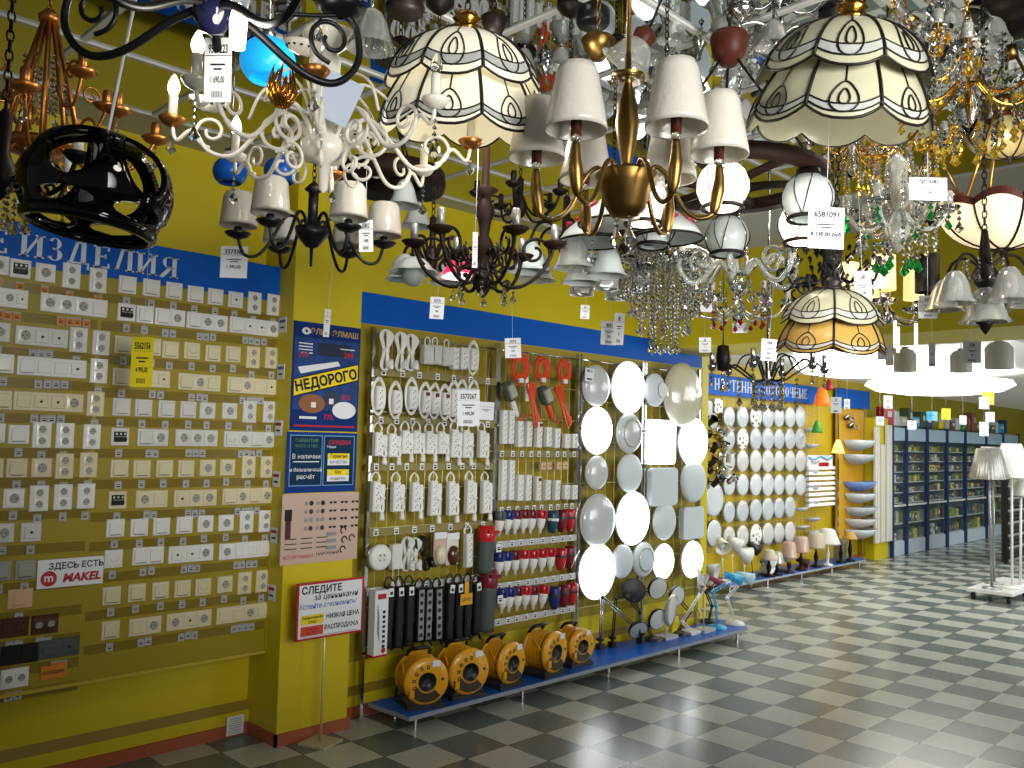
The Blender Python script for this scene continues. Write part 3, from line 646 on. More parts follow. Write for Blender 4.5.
for R, rows in ((RK1, [(420, 376, 7), (420, 422, 8), (420, 466.5, 9), (430, 528, 7), (430, 583, 10)]), (RK2, [(530, 454, 9), (530, 508, 10), (530, 541, 8), (530, 581, 9), (530, 615, 9)]), ):
    for k, (u, v, n) in enumerate(rows):
        z = price_rail(R, u, v, PR if R is RK1 and k < 4 or R is RK2 and k < 2 else PRW)
        for i in range(n):
            mini_tag(R[1]+(R[2]-R[1])*(i+.35)/n+random.uniform(-.01, .01), RY-.034, z+.002, 'small white price label, %s on the %s rail of the %s' % (ORD[i+1], ORD[k+1], 'extension lead rack' if R is RK1 else 'plug rack'), 'price labels on the rack rails')
# ---- fifth shelf: hub, junction box, coils, blister packs
P = on_y(378, 557, RY-.04); t = thing('socket_hub', 'round white four socket hub on the fifth shelf of the first rack', 'power strip', P)
obj('body', MB().lathe([(0, .04), (.06, .04), (.075, .03), (.08, .0), (0, 0)], 28, 0, 'y').mesh('hub', [WHT]), t)
obj('socket_face', MB().disc((0, 0), .03, 1, 20, -.0405).mesh('hub_face', [WHT, OFFW]), t)
b = MB(); [b.disc((.02*cos(a), .02*sin(a)), .005, 0, 8, -.0415) for a in [PI/4+PI/2*i for i in range(4)]]; obj('pin_holes', b.mesh('pin_holes', [BLK]), t)
P = on_y(394, 556, RY-.04); t = thing('cord_box', 'square white box with hanging pull cords beside the round hub', 'junction box', P)
obj('box', MB().box((0, -.02, 0), (.075, .04, .15), 0, .006).mesh('box', [OFFW]), t)
for s in (-1, 1): obj('pull_cord', MB().tube([(.02*s, -.02, -.07), (.022*s, -.02, -.14)], .003, 5).lathe([(.004, -.14), (.018, -.175), (0, -.175)], 8, 0, 'z', (.022*s, -.02, 0)).mesh('pull_cord', [OFFW]), t)
cord_coil(405, 554, 'bundled grey white cord beside the square white box', 'bundled cords on the fifth shelf', GRYW, .2)
cord_coil(412, 554, 'pale bundled cord left of the black one', 'bundled cords on the fifth shelf', OFFW, .19)
cord_coil(422, 553, 'black bundled cord on the fifth shelf', 'bundled cords on the fifth shelf', BLK, .22, -.4)
for i, (u, v, m2) in enumerate([(439, 553, CREAM), (451.6, 553.4, BRN)]):
    P = on_y(u, v, RY-.04); t = thing('blister_pack', 'clear blister pack holding a %s lead' % ('cream' if i == 0 else 'brown'), 'blister pack', P)
    obj('card', MB().box((0, -.004, .03), (.1, .006, .2)).box((0, -.01, .11), (.1, .008, .04), 1).mesh('card', [PAPK if i == 0 else OFFW, PAP]), t)
    obj('bubble', MB().ball((0, -.02, -.01), .045, 0, 12, (1, .7, 1.4)).mesh('bubble', [m2]), t)
strip(466.4, 550, 5, 'white five socket lead at the right end of the fifth shelf', G4, loop=1)
# ---- bottom shelf: boxed strip, black leads
P = on_y(375, 621, RY-.05); t = thing('boxed_lead', 'tall white printed box at the left of the black leads', 'box', P)
obj('carton', MB().box((0, -.03, 0), (.095, .06, .37)).mesh('carton', [PAP]), t)
b = MB(); b.box((0, -.03, -.19), (.096, .061, .012), 1)
for i in range(8): b.quad((.018, .06-i*.028), .02, .016, 2, -.062)
b.poly([(-.03, .12), (-.015, .05), (-.01, -.12), (-.03, -.05)], -.062, 3); b.quad((0, .15), .06, .03, 1, -.062); b.disc((.02, -.16), .016, 1, 10, -.0615)
obj('print', b.mesh('print', [PAP, INKR, INK, INKG]), t)
GB = 'black extension leads on the bottom shelf'
for i, (u, v, m2, n) in enumerate([(385.6, 617, BLK, 9), (396, 616, BLK, 9), (406.5, 615, BLK, 9), (417, 614, STL, 8), (425, 613.5, STL, 8), (435, 613, STL, 8), (447, 612, BLK, 9), (456, 611, BLK, 9), (465, 610, BLK, 9), (474, 609, BLK, 8)]):
    t = strip(u, v, n, '%s lead, %s of the row on the bottom shelf' % ('black extension' if m2 is BLK else 'grey faced black extension', ORD[i+1]), GB, bundle=0, loop=1, m=BLK, Y=RY-.05)
    if m2 is STL: obj('face_plate', cached('face_plate', [STL, BLK], lambda b: [b.box((0, -.041, 0), (.04, .004, .3)), [b.disc((0, -.12+.048*i), .014, 1, 10, -.0435) for i in range(6)]]), t)
    obj('cord_tail', cached('black_tail', [BLK], lambda b: [b.tube(smooth([(-.02+.012*k, -.02-.01*k, .12), (.03-.01*k, -.03, 0), (-.015+.01*k, -.02, -.12), (.02, -.03, -.2), (.0, -.02, -.12)], 4), .005, 5) for k in range(3)]), t, (.035, .02, 0))
    if i not in (3, 4, 5, 8): obj('hang_tag', cached('hang_tag', [PAP, INK], lambda b: [b.box((0, -.05, 0), (.035, .003, .05)), b.quad((0, -.005), .02, .02, 1, -.052)]), t, (-.005, 0, .15), (0, random.uniform(-.2, .2), 0), label='small white hang tag')
P = on_y(466.5, 596, RY-.11); b = MB(); b.box((0, 0, -.02), (.1, .003, .07)); b.box((0, 0, .05), (.035, .003, .08)); b.text('ЦЕНА', .03, (0, -.03), -.002, 1, .02)
thing('sale_label', 'orange yellow label hanging on the black leads', 'label', P, me=b.mesh('sale_label', [mat('label amber', 'd9a11e', .5), INK]))
# ---- big green and red industrial connectors between the two racks
for i, (u, v, vt, h) in enumerate([(485.5, 552, 531, .27), (487, 603, 583, .36)]):
    P = on_y(u, v, RY-.08); t = thing('industrial_connector', ['dark green tube with red cap, upper of two by the rack post', 'dark green tube with red cap, lower of two by the rack post'][i], 'connector', P, (0, .06, 0))
    obj('body', MB().lathe([(0, -h/2), (.05, -h/2), (.055, -h/2+.03), (.058, h/4), (.062, h/3), (0, h/3)], 16).mesh('connector_body', [GRN]), t)
    obj('cap', MB().lathe([(.06, h/3-.02), (.064, h/3), (.064, h/2+.02), (.05, h/2+.035), (0, h/2+.035)], 16).box((0, -.05, h/2), (.09, .05, .02)).mesh('connector_cap', [REDD if i else RED]), t)
    mini_tag(P.x+.045, P.y-.075, P.z+.03, 'white price label on the %s green and red connector' % ('upper', 'lower')[i], 'labels on the connectors', s=1.3)
# ---- second rack: orange coils and inspection lamps
GO = 'orange cord rings at the top of the plug rack'
for i, (u, v, rx, rz_) in enumerate([(518, 367.5, .085, .1), (540, 369, .075, .088), (562, 371, .068, .085)]):
    P = on_y(u, v, RY-.05); t = thing('cord_ring', 'orange coiled cord, %s from left at the rack top' % ORD[i+1], 'cord', P, group=GO)
    b = MB(); rr = random.Random(i)
    for k in range(9):
        a, c = rx*(.5+.065*k), rz_*(.5+.065*k)
        b.tube([(a*cos(q)+.004*rr.random(), -.012-.005*(k % 4), c*sin(q)) for q in [2*PI*j/20 for j in range(20)]], .0055, 5, 0, True)
    obj('coil', b.mesh('coil', [ORC]), t)
    obj('cord_end', MB().tube(smooth([(-.02, -.02, -rz_), (-.01, -.03, -rz_*1.3), (.01, -.02, -rz_*1.1)], 4), .0055, 5).mesh('cord_end', [ORC]), t)
    obj('tie', MB().box((0, -.02, -rz_*.9), (.04, .04, .03)).mesh('tie', [PAP]), t)
    obj('hook', MB().tube([(0, .03, rz_*.8), (0, -.06, rz_*.85)], .004, 5).mesh('hook', [CHR]), t)
b = MB(); b.box((0, 0, 0), (.03, .004, .17)); thing('tag_strip', 'slim white tag strip under the first orange ring', 'tag', on_y(527, 389, RY-.07), (0, -.05, 0), me=b.mesh('white_strip', [PAP]))
for i, (u, v, u2, v2) in enumerate([(509, 393, 531, 404), (545, 397, 561, 406)]):
    P = on_y(u, v, RY-.06); t = thing('inspection_lamp', 'caged inspection lamp with orange cord, %s of two' % ('left', 'right')[i], 'lamp', P, (0, -.5, 0))
    obj('cage', MB().lathe([(.0, .085), (.035, .075), (.045, .03), (.045, -.04), (.02, -.06)], 12).mesh('cage', [GRN]), t)
    obj('reflector', MB().box((0, -.04, .012), (.07, .02, .1), 0, .008).mesh('reflector', [SIL]), t)
    obj('handle', MB().lathe([(.016, -.05), (.022, -.08), (.018, -.16), (.012, -.18), (0, -.18)], 10).mesh('lamp_handle', [ORC if i else PAP]), t)
    Q = on_y(u2, v2, RY-.06)-P
    b = MB()
    for k in range(7):
        w_ = .008+.005*k
        b.tube(smooth([(-w_, -.006*k, .13), (0, -.01, .15), (w_, -.006*k, .13), (w_*.5, -.02, 0), (w_*1.2, -.01, -.14), (0, -.012, -.165), (-w_*1.2, -.006*k, -.14), (-w_*.5, -.02, 0)], 4, True), .005, 5, 0, True)
    c = MB(); c.T = Matrix.Rotation(.5, 4, 'Y'); cc = Vector((Q.x, 0, Q.z)); cc = Matrix.Rotation(.5, 3, 'Y') @ cc
    o = obj('cord_bundle', b.mesh('cord_bundle', [ORC]), t, cc, (0, -.02 if i else .2, 0))
    obj('cord', MB().tube(smooth([(0, 0, -.17), (.02, -.01, -.22), (cc.x*.5, -.01, -.2), cc+Vector((0, 0, -.1))], 5), .005, 5).mesh('cord', [ORC]), t)
GS = 'white power strips without cord'
for k, (bot, rows) in enumerate([('upper', [(502, 427, 6, .9), (509, 427, 6, .9), (517.5, 434, 4, 1), (526.4, 434, 4, 1), (536.5, 434.7, 4, 1), (546, 437, 3, 1), (554.5, 438, 3, 1), (564.4, 441, 2, 1), (572, 441, 2, 1)]),
        ('lower', [(501, 480, 7, .93), (509, 480, 7, .93), (517.5, 487.6, 4, 1), (525.6, 487.6, 4, 1), (535.8, 488.4, 4, .95), (545, 490, 3, 1), (554.5, 490, 3, 1), (564, 492, 2, 1), (572, 492, 2, 1)])]):
    for i, (u, v, n, sc) in enumerate(rows):
        strip(u, v, n, 'white socket strip without cord, %s in the %s row of the plug rack' % (ORD[i+1], bot), GS, loop=0, switch=REDD if i == 4 else None, sc=sc)
for i, u in enumerate([541, 547, 557, 563]):
    P = on_y(u, 466-(.2*i), RY-.04); t = thing('small_socket', 'small beige socket, %s of four above the lower strip row' % ORD[i+1], 'socket', P, group='small beige sockets')
    obj('body', cached('small_socket_body', [BEI, BLK], lambda b: [b.box((0, -.015, 0), (.05, .03, .055), 0, .006), b.disc((-.008, 0), .005, 1, 8, -.031), b.disc((.008, 0), .005, 1, 8, -.031)]), t)
# ---- industrial plugs
def plug(u, v, m, label, big=0, white=WHT, tilt=.05, size=1):
    P = on_y(u, v, RY-.07); t = thing('industrial_plug', label, 'plug', P, (0, tilt, 0), 'industrial plugs on the plug rack', scale=size)
    if big:
        obj('body', cached(('bigplug', m.name), [m], lambda b: b.lathe([(0, .085), (.04, .085), (.045, .06), (.045, 0), (.036, -.05), (.022, -.085), (0, -.085)], 12)), t)
        obj('collar', cached(('bigplugc', m.name), [DRK if m is not TEAL else PAP], lambda b: b.lathe([(.0465, .03), (.048, .02), (.0465, .01)], 12)), t)
    else:
        obj('cap', cached(('plugcap', m.name), [m], lambda b: b.lathe([(0, .075), (.036, .075), (.04, .07), (.04, .015), (.036, .01)], 12).box((0, -.04, .05), (.03, .02, .04))), t)
        obj('body', cached(('plugbody', white.name), [white], lambda b: b.lathe([(.037, .015), (.037, .0), (.028, -.055), (.016, -.065), (.012, -.1), (0, -.1)], 12)), t)
    return t
CN = {id(GRN): 'green', id(NAVY): 'navy', id(REDD): 'dark red', id(RED): 'red', id(TEAL): 'teal', id(DRK): 'dark grey'}
for rn, rows in (('top', [(499.5, 522, GRN, 0), (508, 521, NAVY, 0), (516, 520.5, REDD, 0), (524, 520, REDD, 0), (531.5, 520, REDD, 0), (541, 520, RED, 0), (552.7, 522, TEAL, 1), (562, 521, REDD, 1), (569.5, 520, RED, 1)]),
        ('middle', [(499, 563, NAVY, 0), (506.7, 562, NAVY, 0), (515, 561, REDD, 0), (524, 560, RED, 0), (533, 560, RED, 0), (542, 559, RED, 0), (550.5, 558, RED, 0), (561, 559, RED, 1), (569.5, 557, REDD, 1)]),
        ('bottom', [(502, 599, NAVY, 0), (509.5, 598, NAVY, 0), (517.5, 597, REDD, 0), (525.5, 596, RED, 0), (533.5, 596, REDD, 0), (543, 595, RED, 0), (554.5, 598, NAVY, 1), (564, 596, REDD, 1), (572, 594, RED, 1)])):
    for i, (u, v, m, bg) in enumerate(rows):
        plug(u, v, m, '%s %s plug, %s in the %s plug row' % (CN[id(m)], 'capped' if bg == 0 else 'bulky', ORD[i+1], rn), bg, tilt=random.uniform(-.02, .16), size=.92)
# ------------------------------------------------------------------ glowing round lights on the third rack
def rrect(a, h, q):
    return [(sx*(a-q)+q*cos(t), sz*(h-q)+q*sin(t)) for sx, sz, t0 in ((1, 1, 0), (-1, 1, PI/2), (-1, -1, PI), (1, -1, 1.5*PI)) for t in [t0+PI/2*i/5 for i in range(6)]]
def dome(name, label, u, v, w, m, kind='round', lit=0, rim=WHT, group='round lights on the third rack', Y=RY-.02, h=None, bowl=.28):
    P = on_y(u, v, Y); A, B = on_y(u-w/2, v, Y), on_y(u+w/2, v, Y); r = (B.x-A.x)/2
    t = thing(name, label, 'light', P, None, group)
    if kind == 'square':
        hh = h*.5
        obj('housing', MB().prism(rrect(r*.97, hh*.97, .035), 0, -.02).mesh('housing', [rim]), t)
        obj('diffuser', MB().prism(rrect(r, hh, .04), -.02, -.045).prism(rrect(r*.96, hh*.965, .035), -.045, -.052).mesh('diffuser', [m]), t)
    else:
        d = r*bowl
        obj('housing', MB().lathe([(0, .0), (r*.8, 0), (r*.96, .01), (r, .03), (r*.97, .035)], 28, 0, 'y').mesh('housing', [rim]), t)
        pr = [(r*.985*sin(a), .03+d*cos(a)) for a in [PI/2*(1-i/7) for i in range(8)]]
        obj('diffuser', MB().lathe(pr, 28, 0, 'y').mesh('diffuser', [m]), t)
        if kind == 'ring': obj('inner_ring', MB().lathe([(r*.72, .03+d*.75), (r*.66, .034+d*.82), (r*.6, .03+d*.85)], 28, 0, 'y').mesh('inner_ring', [SIL]), t)
        if kind == 'mirror': obj('mirror_disc', MB().disc((r*.35, 0), r*.45, 0, 24, -.036-d).mesh('mirror_disc', [STL]), t)
    obj('hook', cached('rackhook', [CHR], lambda b: b.tube([(0, .03, 0), (0, -.0, -.0)], .004, 5)), t, (0, 0, 0))
    return t
GLW = mat('grey white glass', 'c2c6c6', .2, coat=.7)
PEARL = mat('pearl glass', 'd2cdb6', .12, coat=1, noise=.08, nscale=10)
MAT_W = mat('matte opal', 'cdd6da', .45)
DS = [('dome_light', 'grey white round dome light with price slip, top left of the glowing rack', 593.6, 386, 27, GLW, 'round', 0), ('dome_light', 'large lit round light in the top row of the rack', 625, 388, 33, LIT, 'round', 1),
      ('ring_light', 'small round light with silver off centre disc in the top row', 652, 390, 20, MAT_W, 'mirror', 0), ('dome_light', 'largest pearl glass dome at the top right of the rack', 680, 395, 37, PEARL, 'round', 0),
      ('dome_light', 'lit round light in the second row at the rack left', 593.6, 430.5, 31, LIT, 'round', 1), ('ring_light', 'unlit silver rimmed round light with concentric ring', 626.4, 433, 25, GLW, 'ring', 0),
      ('square_light', 'lit square panel light on the rack right half', 657.5, 442, 28, LIT, 'square', 1), ('dome_light', 'lit round light right of the lit square panel', 690, 442, 28, LIT, 'round', 1),
      ('dome_light', 'small unlit glossy dome in the third row at the left', 594, 472.5, 22, GLW, 'round', 0), ('dome_light', 'unlit opal dome in the third row, second from left', 627, 473, 24, MAT_W, 'round', 0),
      ('square_light', 'unlit rounded square light under the lit square panel', 660, 486.5, 27, MAT_W, 'square', 0), ('dome_light', 'unlit matte dome at the right of the third row', 690.5, 481, 24, MAT_W, 'round', 0),
      ('dome_light', 'big glassy unlit dome in the fourth row at the left', 595, 520, 34, GLW, 'round', 0), ('dome_light', 'big lit round light in the fourth row', 629.5, 518, 33, LIT, 'round', 1),
      ('dome_light', 'small bluish unlit dome in the fourth row', 661.6, 521, 22, MAT_W, 'round', 0), ('square_light', 'small unlit square light at the right of the fourth row', 689, 522.5, 21, MAT_W, 'square', 0),
      ('dome_light', 'brightest and largest lit round light at the lower left of the rack', 593.6, 571, 36, LIT, 'round', 1), ('dome_light', 'small bluish unlit dome right of the brightest light', 619.4, 561, 21, MAT_W, 'round', 0),
      ('dome_light', 'small unlit dome with faint ring in the lowest row', 640.5, 559, 21, MAT_W, 'ring', 0), ('dome_light', 'small lit round light, left of two lit ones in the lowest row', 660, 561, 21, LIT, 'round', 1), ('dome_light', 'small lit round light at the right end of the lowest row', 689, 559, 21, LIT, 'round', 1)]
for nm, lb, u, v, w, m, kd, lt in DS:
    dome(nm, lb, u, v, w, m, kd, lt, h={'lit square panel light on the rack right half': .36, 'unlit rounded square light under the lit square panel': .31}.get(lb, .27))
for u, v in ((593, 372),):
    P = on_y(589.5, 375, RY-.13); b = MB(); b.box((0, 0, 0), (.1, .002, .1)); b.text('80511', .028, (0, .02), -.002, 1, .02); b.quad((0, -.03), .06, .012, 1, -.002)
    thing('price_card', 'white price slip on the grey dome at the rack top left', 'price card', P, (0, .05, 0), me=b.mesh('price_card', [PAP, INK]))
# ------------------------------------------------------------------ low blue shelf
def low_shelf(name, label, x0, x1, y0, y1, skew=.12):
    t = thing(name, label, 'shelf', ((x0+x1)/2, (y0+y1)/2, 0)); W, D = x1-x0, y1-y0
    pts = [(-W/2, D/2), (-W/2+.02, -D/2), (W/2-skew, -D/2), (W/2, -D/2+.12), (W/2, D/2)]
    b = MB(); n = len(pts); vs = [(x, y, .1) for x, y in pts]+[(x, y, .075) for x, y in pts]
    b.add(vs, [tuple(range(n))], 0); b.add(vs, [(i, n+i, n+(i+1) % n, (i+1) % n) for i in range(n)]+[tuple(range(2*n-1, n-1, -1))], 1)
    obj('shelf_board', b.mesh('shelf_board', [mat('blue laminate', '0a58b6', .3, spec=.3), mat('grey shelf edge', '8d93a0', .35)]), t)
    k = max(3, int(W/.9)+1)
    for i in range(k):
        for q in ((-D/2+.07), D/2-.1): obj('leg', cached('shelf_leg', [CHR], lambda b: b.lathe([(.012, 0), (.012, .075)], 10)), t, (-W/2+.12+(W-.3)*i/(k-1), q, 0))
    return t
low_shelf('low_shelf', 'long low blue shelf on chrome legs under the racks', 3.12, 6.92, 3.88, 4.24)
low_shelf('low_shelf', 'far low blue shelf under the round wall lights', 8.6, 12.3, 5.14, 5.52)
# ---- cable reels
def reel(u, v, rz_, sc, label, i):
    P = on_z(u, v, .1); P.y = max(P.y, 3.97); P.y += .04
    t = thing('cable_reel', label, 'cable reel', P, (0, 0, rz_), 'orange cable reels on the low blue shelf', scale=sc)
    R, Z = .14, .16
    obj('drum', cached('reel_drum', [ORG, BLK], lambda b: [b.lathe([(.05, .105), (.1, .108), (R*.93, .1), (R, .09), (R, .075), (R*.9, .07), (R*.9, -.07), (R, -.075), (R, -.09), (.05, -.095)], 32, 0, 'y', (0, 0, Z)), [b.lathe([(R*.93, .05-.024*k), (R*.96, .043-.024*k), (R*.93, .036-.024*k)], 32, 0, 'y', (0, 0, Z)) for k in range(5)]]), t)
    obj('hub', cached('reel_hub', [BLK, DRK], lambda b: [b.lathe([(0, .1), (.045, .1), (.05, .112), (.056, .112)], 24, 0, 'y', (0, 0, Z)), b.lathe([(0, .101), (.02, .101)], 12, 1, 'y', (0, 0, Z))]), t)
    def pr(b):
        for k in range(5):
            a = math.radians(200-k*28); b.T = Matrix.Translation((0, -.1105, Z)) @ Matrix.Rotation(-(a-PI/2), 4, 'Y'); b.box((0, 0, .085), (.018, .001, .022)); b.box((0, -.0008, .085), (.008, .001, .01), 1)
        b.T = Matrix.Translation((0, -.1095, Z)); n = 14
        for k in range(n):
            a, c = math.radians(205+k*110/n), math.radians(205+(k+1)*110/n)
            b.poly([(.065*cos(a), .065*sin(a)), (.065*cos(c), .065*sin(c)), (.118*cos(c), .118*sin(c)), (.118*cos(a), .118*sin(a))], 0, 2)
        b.disc((.095, .01), .01, 2, 10, -.001)
    obj('front_print', cached('reel_print', [INK, ORG, mat('reel label', '3a3222', .4)], pr), t)
    obj('stand', cached('reel_stand', [DRK], lambda b: [b.tube(smooth([(-.1, y, .012), (-.12, y, .06), (-.06, y, .17), (0, y, Z), (.06, y, .17), (.12, y, .06), (.1, y, .012)], 4), .011, 6) for y in (.115,)]+[b.box((0, 0, .014), (.24, .21, .028)), b.add([(-.11, -.09, .028), (.11, -.09, .028), (.09, -.09, .055), (-.09, -.09, .055), (-.11, .1, .028), (.11, .1, .028), (.09, .1, .055), (-.09, .1, .055)], [(0, 1, 2, 3), (7, 6, 5, 4), (0, 4, 5, 1), (1, 5, 6, 2), (3, 7, 4, 0)])]), t)
    obj('handle', cached('reel_handle', [BLK], lambda b: b.tube(smooth([(-.07, .1, .25), (-.065, .06, .31), (-.03, .02, .33), (.04, .02, .33), (.07, .06, .31), (.075, .1, .25)], 4), .012, 6)), t)
    obj('plug_end', cached('reel_plug', [PAP if i % 2 else ORG], lambda b: b.box((-.1, -.12, .1), (.03, .02, .045), 0, .004).tube(smooth([(-.1, -.11, .12), (-.125, -.05, .2), (-.12, .0, .25)], 4), .006, 5)), t)
    obj('price_slip', cached('reel_slip', [PAP], lambda b: b.box((.05, -.116, .265), (.05, .002, .035), 0)), t, label='white price slip')
for i, (u, v, r_, sc, lb) in enumerate([(425, 706, -.35, .97, 'orange cable reel at the left end of the low blue shelf'), (471, 698, -.2, .99, 'orange cable reel with dangling plug, second from left'), (513, 688, .05, .93, 'orange cable reel in the middle of the five reels'), (549, 675, .1, .97, 'orange cable reel fourth from left on the blue shelf'), (578, 665, -.1, .86, 'smallest orange cable reel, last of the five on the right')]):
    reel(u, v, r_, sc, lb, i)
# ------------------------------------------------------------------ hanging lights
GH = 'lights hanging from the mirror ceiling'
def ceil_z(P): return MIRZ if P.x < 6.03 else 2.62
def chain_mesh(L, m, r=.0022, link=.028):
    def f(b):
        n = max(1, int(L/(link*.75)))
        for i in range(n):
            z = (i+.5)*L/n; h = L/n*.66
            p = [((.007*cos(a), 0) if i % 2 else (0, .007*cos(a)))+(z+h*sin(a),) for a in [2*PI*k/8 for k in range(8)]]
            b.tube(p, r, 4, 0, True)
    return cached(('chain', m.name, round(L, 2), link), [m], f)
def hang(t, z0, m=BRZ, kind='chain', canopy=.05, cmat=None):
    L = ceil_z(t.location)-t.location.z-z0
    if L < .02: return
    s = t.scale[0]; L /= s
    if kind == 'chain': obj('chain', chain_mesh(L, m), t, (0, 0, z0))
    else: obj({'cord': 'cord', 'rod': 'rod'}[kind], MB().tube([(0, 0, 0), (0, 0, L)], .003 if kind == 'cord' else .006, 6).mesh('hanger', [m]), t, (0, 0, z0))
    obj('canopy', cached(('canopy', (cmat or m).name, canopy), [cmat or m], lambda b: b.lathe([(.008, -.045), (canopy*.5, -.035), (canopy, -.012), (canopy, 0), (0, 0)], 18)), t, (0, 0, z0+L))
def strand_mesh(n, m, dm, r=.006, drop=.03, key=''):
    def f(b):
        z = 0
        for i in range(n): b.gem((0, 0, z-r*1.1), r, r*2.2, 0, 6); z -= r*2.35
        b.gem((0, 0, z-drop*.45), drop*.36, drop, 1, 7)
    return cached(('strand', n, m.name, dm.name, r, drop), [m, dm], f)
def strands(t, k, rad, z, n, m=CRY, dm=CRY, r=.006, drop=.03, ph=0):
    for i in range(k):
        a = 2*PI*i/k+ph; obj('crystal_strand', strand_mesh(n, m, dm, r, drop), t, (rad*cos(a), rad*sin(a), z))
def lathe_mesh(key, m, prof, n=20, extra=None, mats=None):
    return cached(key, mats or [m], lambda b: [b.lathe(prof, n), extra(b) if extra else None])
def candle(m=WCRM, h=.06, r=.011): return cached(('candle', m.name, h, r), [m], lambda b: b.lathe([(0, 0), (r, 0), (r, h), (r*.8, h+.004), (0, h+.004)], 10))
def flame(lit): return cached(('flame', lit), [BULB if lit else GLASS], lambda b: b.lathe([(0, 0), (.008, .002), (.0135, .016), (.012, .028), (.005, .044), (0, .05)], 10))
def dish(m, r=.035, n=16): return cached(('dish', m.name, r), [m], lambda b: b.lathe([(.006, -.012), (.012, -.01), (r*.7, -.004), (r, .008), (r*.96, .01), (.012, .002), (0, .002)], n))
def cone_shade(m, r0, r1, h, key='cone'):   # r0 low, r1 high, open below
    return cached((key, m.name, r0, r1, h), [m], lambda b: b.lathe([(r0*.97, .002), (r0, 0), (r0*.985, h*.1), (r1*1.06, h*.85), (r1*.9, h*.97), (r1*.6, h), (0, h)], 24).lathe([(r0*.97, .002), (r1*.95, h*.85), (0, h*.96)], 24))
def bell(m, r, h, down=True, frill=0, ribs=0):
    def f(b):
        pr = [(r*.22, 0), (r*.4, .1*h), (r*.6, .35*h), (r*.72, .65*h), (r*.85, .88*h), (r, h)]
        s = -1 if down else 1
        wob = (lambda a, z: 1+frill*cos(8*a)*(abs(z)/h)**2+ribs*cos(24*a)) if frill or ribs else None
        b.lathe([(x, s*z) for x, z in pr], 48 if ribs else 32, wob=wob).lathe([(x*.93, s*z) for x, z in pr], 48 if ribs else 32, wob=wob)
    return cached(('bell', m.name, r, h, down, frill, ribs), [m], f)
def chandelier(label, P, n, path, ar, amat, ends, col=None, cmat=None, phase=0, rot=None, name='chandelier', cat='chandelier', scroll=None, top=None, hm=None, hk='chain', canopy=.05, scale=1):
    t = thing(name, label, cat, P, rot, GH, scale=scale)
    if col: obj('column', MB().lathe(col, 20).mesh('column', [cmat or amat]), t)
    pts = rz(path); e = pts[-1]
    def arm(b):
        if isinstance(ar, tuple): b.tube(pts, [ar[0]+(ar[1]-ar[0])*i/(len(pts)-1) for i in range(len(pts))], 7)
        else: b.tube(pts, ar, 7)
        for s, r in (scroll or []): b.tube(rz(s), r, 6)
    b = MB(); arm(b); me = b.mesh('arm', [amat])
    t['ends'] = 0
    for i in range(n):
        a = obj('arm', me, t, (0, 0, 0), (0, 0, phase+2*PI*i/n))
        for q in ends(i):
            pn, m_, off = q[:3]; o = obj(pn, m_, a, (e[0]+off[0], off[1], e[2]+off[2]), q[3] if len(q) > 3 else None)
    del t['ends']
    if top is not None: hang(t, top, hm or amat, hk, canopy)
    return t
def spiral(r, z, R, turns=1.2, a0=0, s=1, k=14): return [(r+R*(1-.75*i/k)*cos(a0+s*2*PI*turns*i/k), z+R*(1-.75*i/k)*sin(a0+s*2*PI*turns*i/k)) for i in range(k+1)]
def card(u, v, D, w, h, label, lines=('5573367', '1 990,00'), m=PAP, tilt=0, yaw=None, up=.25, name='price_card'):
    P = at(u, v, D); W, H = w*D/FPX, h*D/FPX
    t = thing(name, label, 'price card', P, (0, tilt, -PI/4 if yaw is None else yaw), 'price cards hanging from the lights')
    obj('sheet', MB().box((0, 0, 0), (W, .0015, H)).mesh('sheet', [m]), t)
    b = MB(); y = -.0016
    b.text(lines[0], H*.19 if W < H*1.1 else H*.22, (0, H*.26), y, 0, .03, min(1, W/H*1.1)); b.box((0, y, H*.22), (W*.96, .0005, .0012))
    b.quad((0, H*.08), W*.55, H*.03, 0, y); b.quad((0, H*.01), W*.3, H*.03, 0, y)
    if len(lines) > 1: b.text(lines[1], H*.14, (0, -H*.2), y, 0, .03, min(1, W/H*1.1))
    if H > W*1.2: [b.quad((-W*.2+W*.06*i, -H*.38), W*.03, H*.1, 0, y) for i in range(7)]
    obj('print', b.mesh('print', [INK]), t)
    obj('thread', MB().tube([(0, .001, H/2-.005), (.004, .01, H/2+up)], .0008, 4).mesh('thread', [PAP]), t)
    return t

# --- copper gold chandelier of slanting rods, far left
P = at(42, 148, 2.4)
t = chandelier('copper gold chandelier of slanting rods at the far left', P, 8, [(.07, .0), (.12, -.05), (.2, -.045), (.26, .01), (.285, .06)], .0055, COPP,
    lambda i: [('drip_dish', dish(COPP, .038), (0, 0, 0)), ('candle_sleeve', candle(COPP, .045, .013), (0, 0, .004)), ('crystal_strand', strand_mesh(3, CRY, CRY, .006, .035), (0, 0, -.012))],
    [(0, -.14), (.012, -.12), (.02, -.06), (.012, -.03), (.1, -.008), (.105, .01), (.012, .02)], COPP, phase=.35, scroll=[(spiral(.17, .03, .04, 1.1, -1.2), .004), (spiral(.11, -.09, .03, 1.1, 2), .004)], top=.36)
for i in range(10):
    a = 2*PI*i/10; obj('rod', cached('gold_rod', [COPP], lambda b: b.tube([(.1, 0, 0), (.055, 0, .2), (.012, 0, .37)], .006, 6)), t, (0, 0, 0), (0, 0, a))
obj('cap', lathe_mesh('gold_cap', COPP, [(0, .35), (.025, .352), (.03, .37), (.012, .39), (0, .39)]), t)
